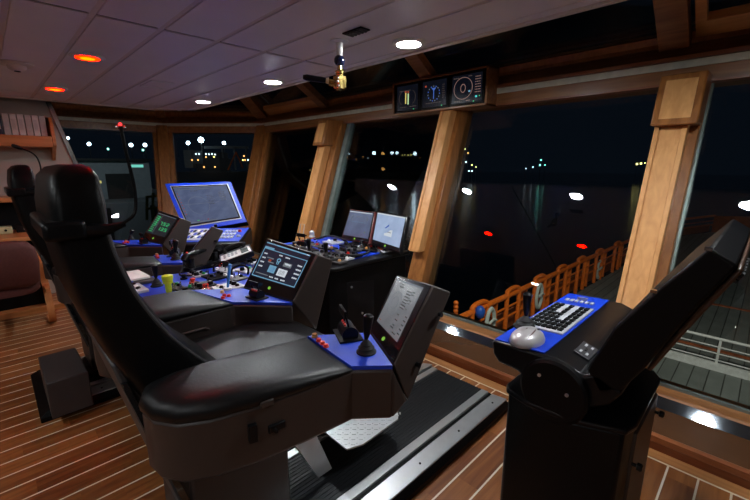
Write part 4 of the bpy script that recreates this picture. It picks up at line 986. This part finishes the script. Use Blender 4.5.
# coiled mooring lines on the rail
rope = mat('pale_rope', (.55, .60, .55), .8, bump=.4, scale=40); ropeb = mat('blue_rope', (.04, .15, .45), .7)
for (px, py, m, lab) in ((489, 318, rope, 'pale rope coil hanging on the orange railing, nearest one behind the mouse'), (538, 292, rope, 'white rope coil with crossed lashing on the railing beside the lectern joystick'), (536, 290, ropeb, ''), (598, 266, rope, 'small pale rope coil on the railing, farthest of the three')):
    if m is ropeb: continue
    p = atx(px, py + 2, -3.95); t2 = thing('rope_coil', (p.x, p.y, p.z - .3), lab, 'rope', 'mooring ropes on the railing')
    b = MB()
    for k in range(5):
        w_ = .13 + .018 * k
        b.tube([(p.x + .02 * (k % 2) + .03, p.y + w_ * math.cos(a), p.z - .05 + (.30 + .012 * k) * math.sin(a)) for a in [2 * math.pi * i / 20 for i in range(21)]], .022, 6)
    b.build('coil', m, t2)
    MB().tube([(p.x + .09, p.y - .16, p.z - .02), (p.x + .11, p.y, p.z + .05), (p.x + .09, p.y + .16, p.z - .02)], .03, 6).build('lashing', m, t2)
p = atx(480, 312, -3.95); tag(MB().ball((p.x, p.y, p.z), .11, (1, 1, 1.3)).build('fender', mat('blue_float', (.02, .10, .5), .4), ), 'small blue float hanging between the nearest railing posts', 'float')
b = MB()
for k in range(9):
    b.ball(atx(456, 303 + 0, -3.95) + V((0, 0, -.08 * k)), .05)
b.build('chain_tmp', orange).name = 'hanging_chain'; tag(bpy.data.objects['hanging_chain'], 'string of orange floats hanging on the nearest part of the railing', 'floats')
# white rail across the deck
t = thing('deck_handrail', (0, 9.9, DZ), 'white steel handrail with three bars crossing the deck outside', 'handrail')
for z, r in ((-1.83, .028), (-2.0, .014), (-2.14, .014), (-2.28, .014)): MB().cyl((-2.2, 9.9, z), (4.2, 9.9, z), r, n=8).build('bar', white, t)
for x in (-2.2, -1.02, -.245, .55, 1.35, 2.15, 4.2): MB().box(x - .02, x + .02, 9.88, 9.92, DZ, -1.83).build('post', white, t)
MB().box(-2.2, 4.2, 9.86, 9.94, DZ, DZ + .16).build('kick_board', white, t)
for i, (y0, x0, x1) in enumerate(((8.62, -2.8, 5), (11.0, -2.8, 5), (14.8, -3, 5), (7.2, -2.8, 5))):
    o = MB().box(x0, x1, y0 - .04, y0 + .04, DZ, DZ + .04).build('deck_batten', orangedk); tag(o, ['orange deck strip just in front of the white handrail', 'orange deck strip just beyond the white handrail', 'orange deck strip farther up the deck', 'orange deck strip nearest below the window'][i], 'deck strip', 'orange strips across the deck')
bow = [(-2.2, 31.5), (-1.2, 32.2), (0, 32.5), (2, 31.9), (4, 30.5)]
o = MB().hexa([(x, y - .1, DZ) for x, y in bow] + [(x, y, DZ) for x, y in bow[::-1]], [(x, y - .1, DZ + 1.0) for x, y in bow] + [(x, y, DZ + 1.0) for x, y in bow[::-1]]).build('bow_bulwark', orangedk)
tag(o, 'orange bulwark closing the far end of the deck', 'bulwark')
# hull and water
tag(MB().prism([(x - .12 if x < 0 else x + .1, y) for x, y in dp], 'z', -6.2, DZ - .2).build('hull', mat('hull_black', (.015, .015, .02), .5)), 'dark ship hull below the deck', 'hull'); bpy.data.objects['hull']['kind'] = 'structure'
def water():
    m = bpy.data.materials.new('night_water'); m.use_nodes = True; nt = m.node_tree; b = nt.nodes['Principled BSDF']; L = nt.links.new; N = nt.nodes.new
    b.inputs['Base Color'].default_value = (.004, .007, .009, 1); b.inputs['Roughness'].default_value = .10; b.inputs['IOR'].default_value = 1.33
    tc = N('ShaderNodeTexCoord'); n = N('ShaderNodeTexNoise'); n.inputs['Scale'].default_value = .9; n.inputs['Detail'].default_value = 5; L(tc.outputs['Object'], n.inputs['Vector'])
    bp = N('ShaderNodeBump'); bp.inputs['Strength'].default_value = .55; bp.inputs['Distance'].default_value = .12; L(n.outputs['Fac'], bp.inputs['Height']); L(bp.outputs['Normal'], b.inputs['Normal']); return m
o = MB().box(-420, 200, -150, 420, -6.3, -6.2).build('water', water(), origin=(0, 0, -6.2)); o['kind'] = 'structure'
# quay with shed (through the port side windows)
quay = mat('quay_concrete', (.22, .23, .24), .8); shedm = mat('shed_wall', (.42, .44, .46), .7, var=.08, scale=2)
o = thing('quay', (-60, 12, -6.2), 'dark stone quay across the water seen through the port window', 'quay')
MB().box(-110, -46, -25, 19, -6.2, -2.2).build('quay_wall', quay, o)
for k in range(9): MB().box(-45.99, -45.7, -20 + 4 * k, -19.6 + 4 * k, -6.2, -2.6).build('tyre_fender', rubber, o)
o = thing('warehouse', (-56, 0, -2.2), 'long pale grey warehouse on the quay with dark doors', 'building')
MB().box(-64, -52, -22, 14, -2.2, 2.0).build('warehouse_wall', shedm, o)
for y in (-3, 3.5, 9.5): MB().box(-52, -51.9, y, y + 2.6, -2.2, .6).build('roller_door', greym, o)
MB().prism([(-22.5, 2.0), (14.5, 2.0), (14.5, 2.25), (-22.5, 2.25)], 'x', -64.5, -51.5).build('roof', greym, o)
# lamp posts on the quays and the far shore
def lamp_post(p, h, r, col, s, label, group='harbour lamp posts', dbl=False):
    o = thing('harbour_lamp', (p.x, p.y, p.z - h), label, 'lamp post', group)
    MB().cyl((p.x, p.y, p.z - h), (p.x, p.y, p.z), r * .22, n=6).build('pole', greym, o)
    MB().ball(p, r, n=10).build('lamp_head', emis('%s_%d' % (col, s), COL[col], s), o)
COL = {'cool': (.75, .9, 1.), 'warm': (1., .45, .12), 'teal': (.3, 1., .8), 'yel': (1., .8, .25), 'red': (1, .25, .12)}
W = [(89, 144, 60, .26, 'cool', 14, 'bright white lamp at the left edge of the port window'), (131, 145, 62, .30, 'cool', 10, 'bright white lamp left of the helm lamp arm'), (108, 149, 70, .17, 'teal', 6, 'small teal lamp over the warehouse roof'),
     (145, 145, 64, .30, 'cool', 10, 'bright white lamp right of the helm lamp arm'), (143, 150, 80, .2, 'teal', 5, 'small teal lamp beneath the right bright one'), (158, 150, 80, .2, 'cool', 5, 'faint white lamp at the right end of the port window'),
     (68, 138, 58, .2, 'cool', 9, 'lamp beside the metal strip at the far left'),
     (188, 143, 80, .38, 'cool', 14, 'left floodlight over the moored ship'), (201, 140, 84, .6, 'cool', 22, 'largest floodlight over the moored ship'), (224, 143, 86, .38, 'cool', 14, 'right floodlight over the moored ship'),
     (374, 153, 190, 1.0, 'cool', 18, 'bright white shore lamp, leftmost in the middle window'), (383, 153.5, 190, .8, 'warm', 8, 'orange shore lamp beside the leftmost white one'), (392, 153, 190, .85, 'cool', 14, 'left of the close pair of white shore lamps'), (397, 153, 190, .8, 'cool', 14, 'right of the close pair of white shore lamps'), (415, 153.5, 190, 1.0, 'cool', 18, 'bright white shore lamp, rightmost in the middle window'),
     (383, 169, 120, .55, 'warm', 4, 'low orange light near the water in the middle window'), (347, 157, 150, .5, 'warm', 4, 'small orange lamp at the left edge of the middle window'), (349, 154, 150, .45, 'cool', 6, 'small white lamp at the left edge of the middle window'),
     (310, 170, 150, .4, 'yel', 3, 'tiny yellow lamp low on the far shore left of the post'), (315, 161, 150, .35, 'cool', 3, 'tiny white lamp beside the second post')]
for px, py, d, r, c, s, lab in W:
    p = atd(px, py, d); lamp_post(p, (p.z + 6.2) if d > 75 else (p.z + 2.2), r, c, s, lab)
# shore strips and small lights
o = thing('far_shore', (-140, 150, -6.2), 'low dark far shore across the harbour', 'shore')
a = atd(270, 160, 200); c = atd(460, 160, 200)
MB().hexa([(a.x, a.y, -6.2), (c.x, c.y, -6.2), (c.x - 20, c.y + 20, -6.2), (a.x - 20, a.y + 20, -6.2)], [(a.x, a.y, -1.5), (c.x, c.y, -2.5), (c.x - 20, c.y + 20, -2), (a.x - 20, a.y + 20, 0)]).build('embankment', mat('shore_dark', (.05, .055, .05), .9, var=.4, scale=.1), o)
S = [(405, 155, 'yel', .4), (408, 155.2, 'yel', .45), (411, 155, 'yel', .4), (402, 155.4, 'yel', .35), (363, 157, 'warm', .3), (368, 158, 'cool', .25), (356, 159, 'warm', .25), (420, 158, 'warm', .25), (335, 171, 'warm', .3), (328, 168, 'cool', .25),
     (465, 149, 'yel', .35), (468, 153, 'warm', .35), (466, 162, 'cool', .4), (472, 165, 'yel', .35), (461, 163, 'warm', .3), (476, 167, 'yel', .3), (469, 171, 'cool', .35), (472, 171, 'cool', .35),
     (541, 160, 'teal', .35), (540, 165, 'teal', .4), (533, 167, 'cool', .3), (526, 168.5, 'cool', .25), (545, 165, 'teal', .3), (637, 164, 'yel', .5), (641, 163.5, 'yel', .5), (645, 163, 'yel', .3)]
for i, (px, py, c, r) in enumerate(S):
    p = atd(px, py, 190); nb = 'middle' if px < 440 else 'wide'
    t3 = thing('shore_light', (p.x, p.y, -6.2), '', 'light'); MB().ball(p, r, n=8).build('lamp_globe', emis('%s_%d' % (c, 4), COL[c], 4), t3); MB().cyl((p.x, p.y, -6.2), p, .06, n=5).build('lamp_mast', greym, t3)
    tag(t3, 'tiny %s light on the dark far shore through the %s window' % ({'yel': 'yellow', 'warm': 'orange', 'cool': 'white', 'teal': 'teal'}[c], nb), 'light', 'tiny %s shore lights in the %s window' % (c, nb))
# green lit signs on the quay
for (px, py, w_, c, lab) in ((136, 166, 2.2, 'teal', 'green lit strip sign on the warehouse, to the right of the lamp arm'), (88, 174, 2.4, 'teal', 'green lit strip sign low beside the near headrest'), (96, 182, 1.6, 'yel', 'yellow lit strip under the green sign')):
    p = atd(px, py, 38); o = tag(MB().obox(p, RR, Fh, Z, w_ / 3.2, .05, .13).build('lit_sign', emis('sign_%s' % c, COL[c], .8)), lab, 'sign')
# moored ship with superstructure and crane
o = thing('moored_ship', atd(215, 185, 78) * 1 + V((0, 0, -3)), 'dark moored ship with lit superstructure beyond the port corner window', 'ship')
def bb(px0, px1, py0, py1, d, dep, name, m):
    p0 = atd(px0, py1, d); p1 = atd(px1, py0, d); z1 = p1.z; z0 = p0.z; u = V((RR.x, RR.y, 0)); f = V((Fh.x, Fh.y, 0))
    w_ = (px1 - px0) * d / FPX / 2; c = atd((px0 + px1) / 2, (py0 + py1) / 2, d) + f * dep / 2
    MB().obox((c.x, c.y, (z0 + z1) / 2), u, f, Z, w_, dep / 2, (z1 - z0) / 2).build(name, m, o)
shipm = mat('ship_dark', (.09, .10, .12), .6); shipw = mat('ship_pale', (.35, .37, .38), .6)
p = atd(215, 178, 78); hz = -6.2
u = V((RR.x, RR.y, 0)); f = V((Fh.x, Fh.y, 0))
L0 = atd(180, 172, 78); L1 = atd(247, 172, 78)
b = MB(); b.hexa([(*(L0.xy), hz), (*(L1.xy), hz), (*((L1 + f * 9).xy), hz), (*((L0 + f * 9).xy), hz)], [(*((L0 - u * 1).xy), L0.z), (*((L1 + u * 2).xy), L0.z), (*((L1 + f * 10 + u * 2).xy), L0.z), (*((L0 + f * 10 - u).xy), L0.z)]); b.build('ship_hull', shipm, o)
bb(203, 220, 158, 172, 80, 6, 'deckhouse', shipm); bb(205, 219, 152, 158, 81, 5, 'bridge_house', shipm); bb(196, 205, 164, 172, 80, 6, 'deckhouse', shipm)
bb(204, 247, 146, 148.5, 82, 1, 'gantry_beam', shipw); bb(184, 192, 150, 168, 79, 5, 'pale_stern', shipw)
for x in (222, 234, 246): bb(x, x + .8, 147, 170, 82, .5, 'gantry_leg', shipw)
for k, (xa, xb, ya, yb) in enumerate(((228, 236, 170, 152), (236, 243, 152, 168))):
    MB().cyl(atd(xa, ya, 80), atd(xb, yb, 80), .16, n=6).build('crane_jib', orange, o)
for k, (px, py, c) in enumerate(((206, 154, 'cool'), (209, 154.2, 'cool'), (212, 154, 'cool'), (215, 154.5, 'cool'), (196, 154, 'cool'), (199, 154, 'cool'), (206, 157, 'warm'), (198, 160, 'warm'), (192, 160, 'warm'), (204, 167, 'warm'), (215, 167, 'warm'), (214, 157, 'yel'), (244, 156, 'warm'), (245, 160, 'warm'), (248, 160, 'cool'), (243, 160, 'yel'))):
    MB().ball(atd(px, py, 76), .16, n=8).build('deck_light', emis('%s_%d' % (c, 3), COL[c], 3), o)
# yellow frame and blue-grey gear on the quay edge just outside the corner
o = thing('yellow_gangway_frame', atd(160, 215, 26) + V((0, 0, -2)), 'dull yellow steel frame outside below the port window', 'frame')
ym = mat('dull_yellow', (.45, .40, .08), .6)
for (x, ya, yb) in ((147, 197, 220), (153, 193, 222), (161, 193, 222)): MB().cyl(atd(x, yb, 26), atd(x, ya, 26), .09, n=8).build('frame_post', ym, o)
for y in (195, 207): MB().cyl(atd(146, y + 2, 26), atd(166, y, 26), .08, n=8).build('frame_bar', ym, o)
# lights outside: quay floodlights, plus an unseen spot added to light the deck
def spot(name, loc, target, power, size, col=(1, .9, .75), rad=.3):
    l = bpy.data.lights.new(name, 'SPOT'); l.energy = power; l.spot_size = math.radians(size); l.spot_blend = .6; l.color = col; l.shadow_soft_size = rad
    ob = bpy.data.objects.new(name, l); C.objects.link(ob); ob.location = loc; ob.rotation_euler = (V(target) - V(loc)).to_track_quat('-Z', 'Y').to_euler()
spot('deck_fill_spot', (-1.2, 4.6, 3.6), (-3.0, 11, -2.4), 1000, 120)
spot('quay_floodlight', (-36, 4, 9), (-54, 2, -1), 1500, 100, (.85, .95, 1))
spot('ship_floodlight', (-56, 50, 14), (-64, 58, -3), 9000, 110, (.85, .95, 1))
# ------------------------------------------------------------------ world, camera, colour
w = bpy.data.worlds.new('night'); bpy.context.scene.world = w; w.use_nodes = True
w.node_tree.nodes['Background'].inputs[0].default_value = (.0024, .004, .0068, 1); w.node_tree.nodes['Background'].inputs[1].default_value = 1.
cd = bpy.data.cameras.new('camera'); cam = bpy.data.objects.new('camera', cd); C.objects.link(cam)
cd.sensor_width = 36; cd.lens = FPX / 750 * 36; cd.clip_start = .02; cd.clip_end = 2000
cam.location = EY; cam.rotation_euler = Matrix((RR, UU, -FF)).transposed().to_euler()
sc = bpy.context.scene; sc.camera = cam
sc.view_settings.view_transform = 'Standard'; sc.view_settings.look = 'None'; sc.view_settings.exposure = 0; sc.view_settings.gamma = 1
sc.view_settings.use_curve_mapping = False
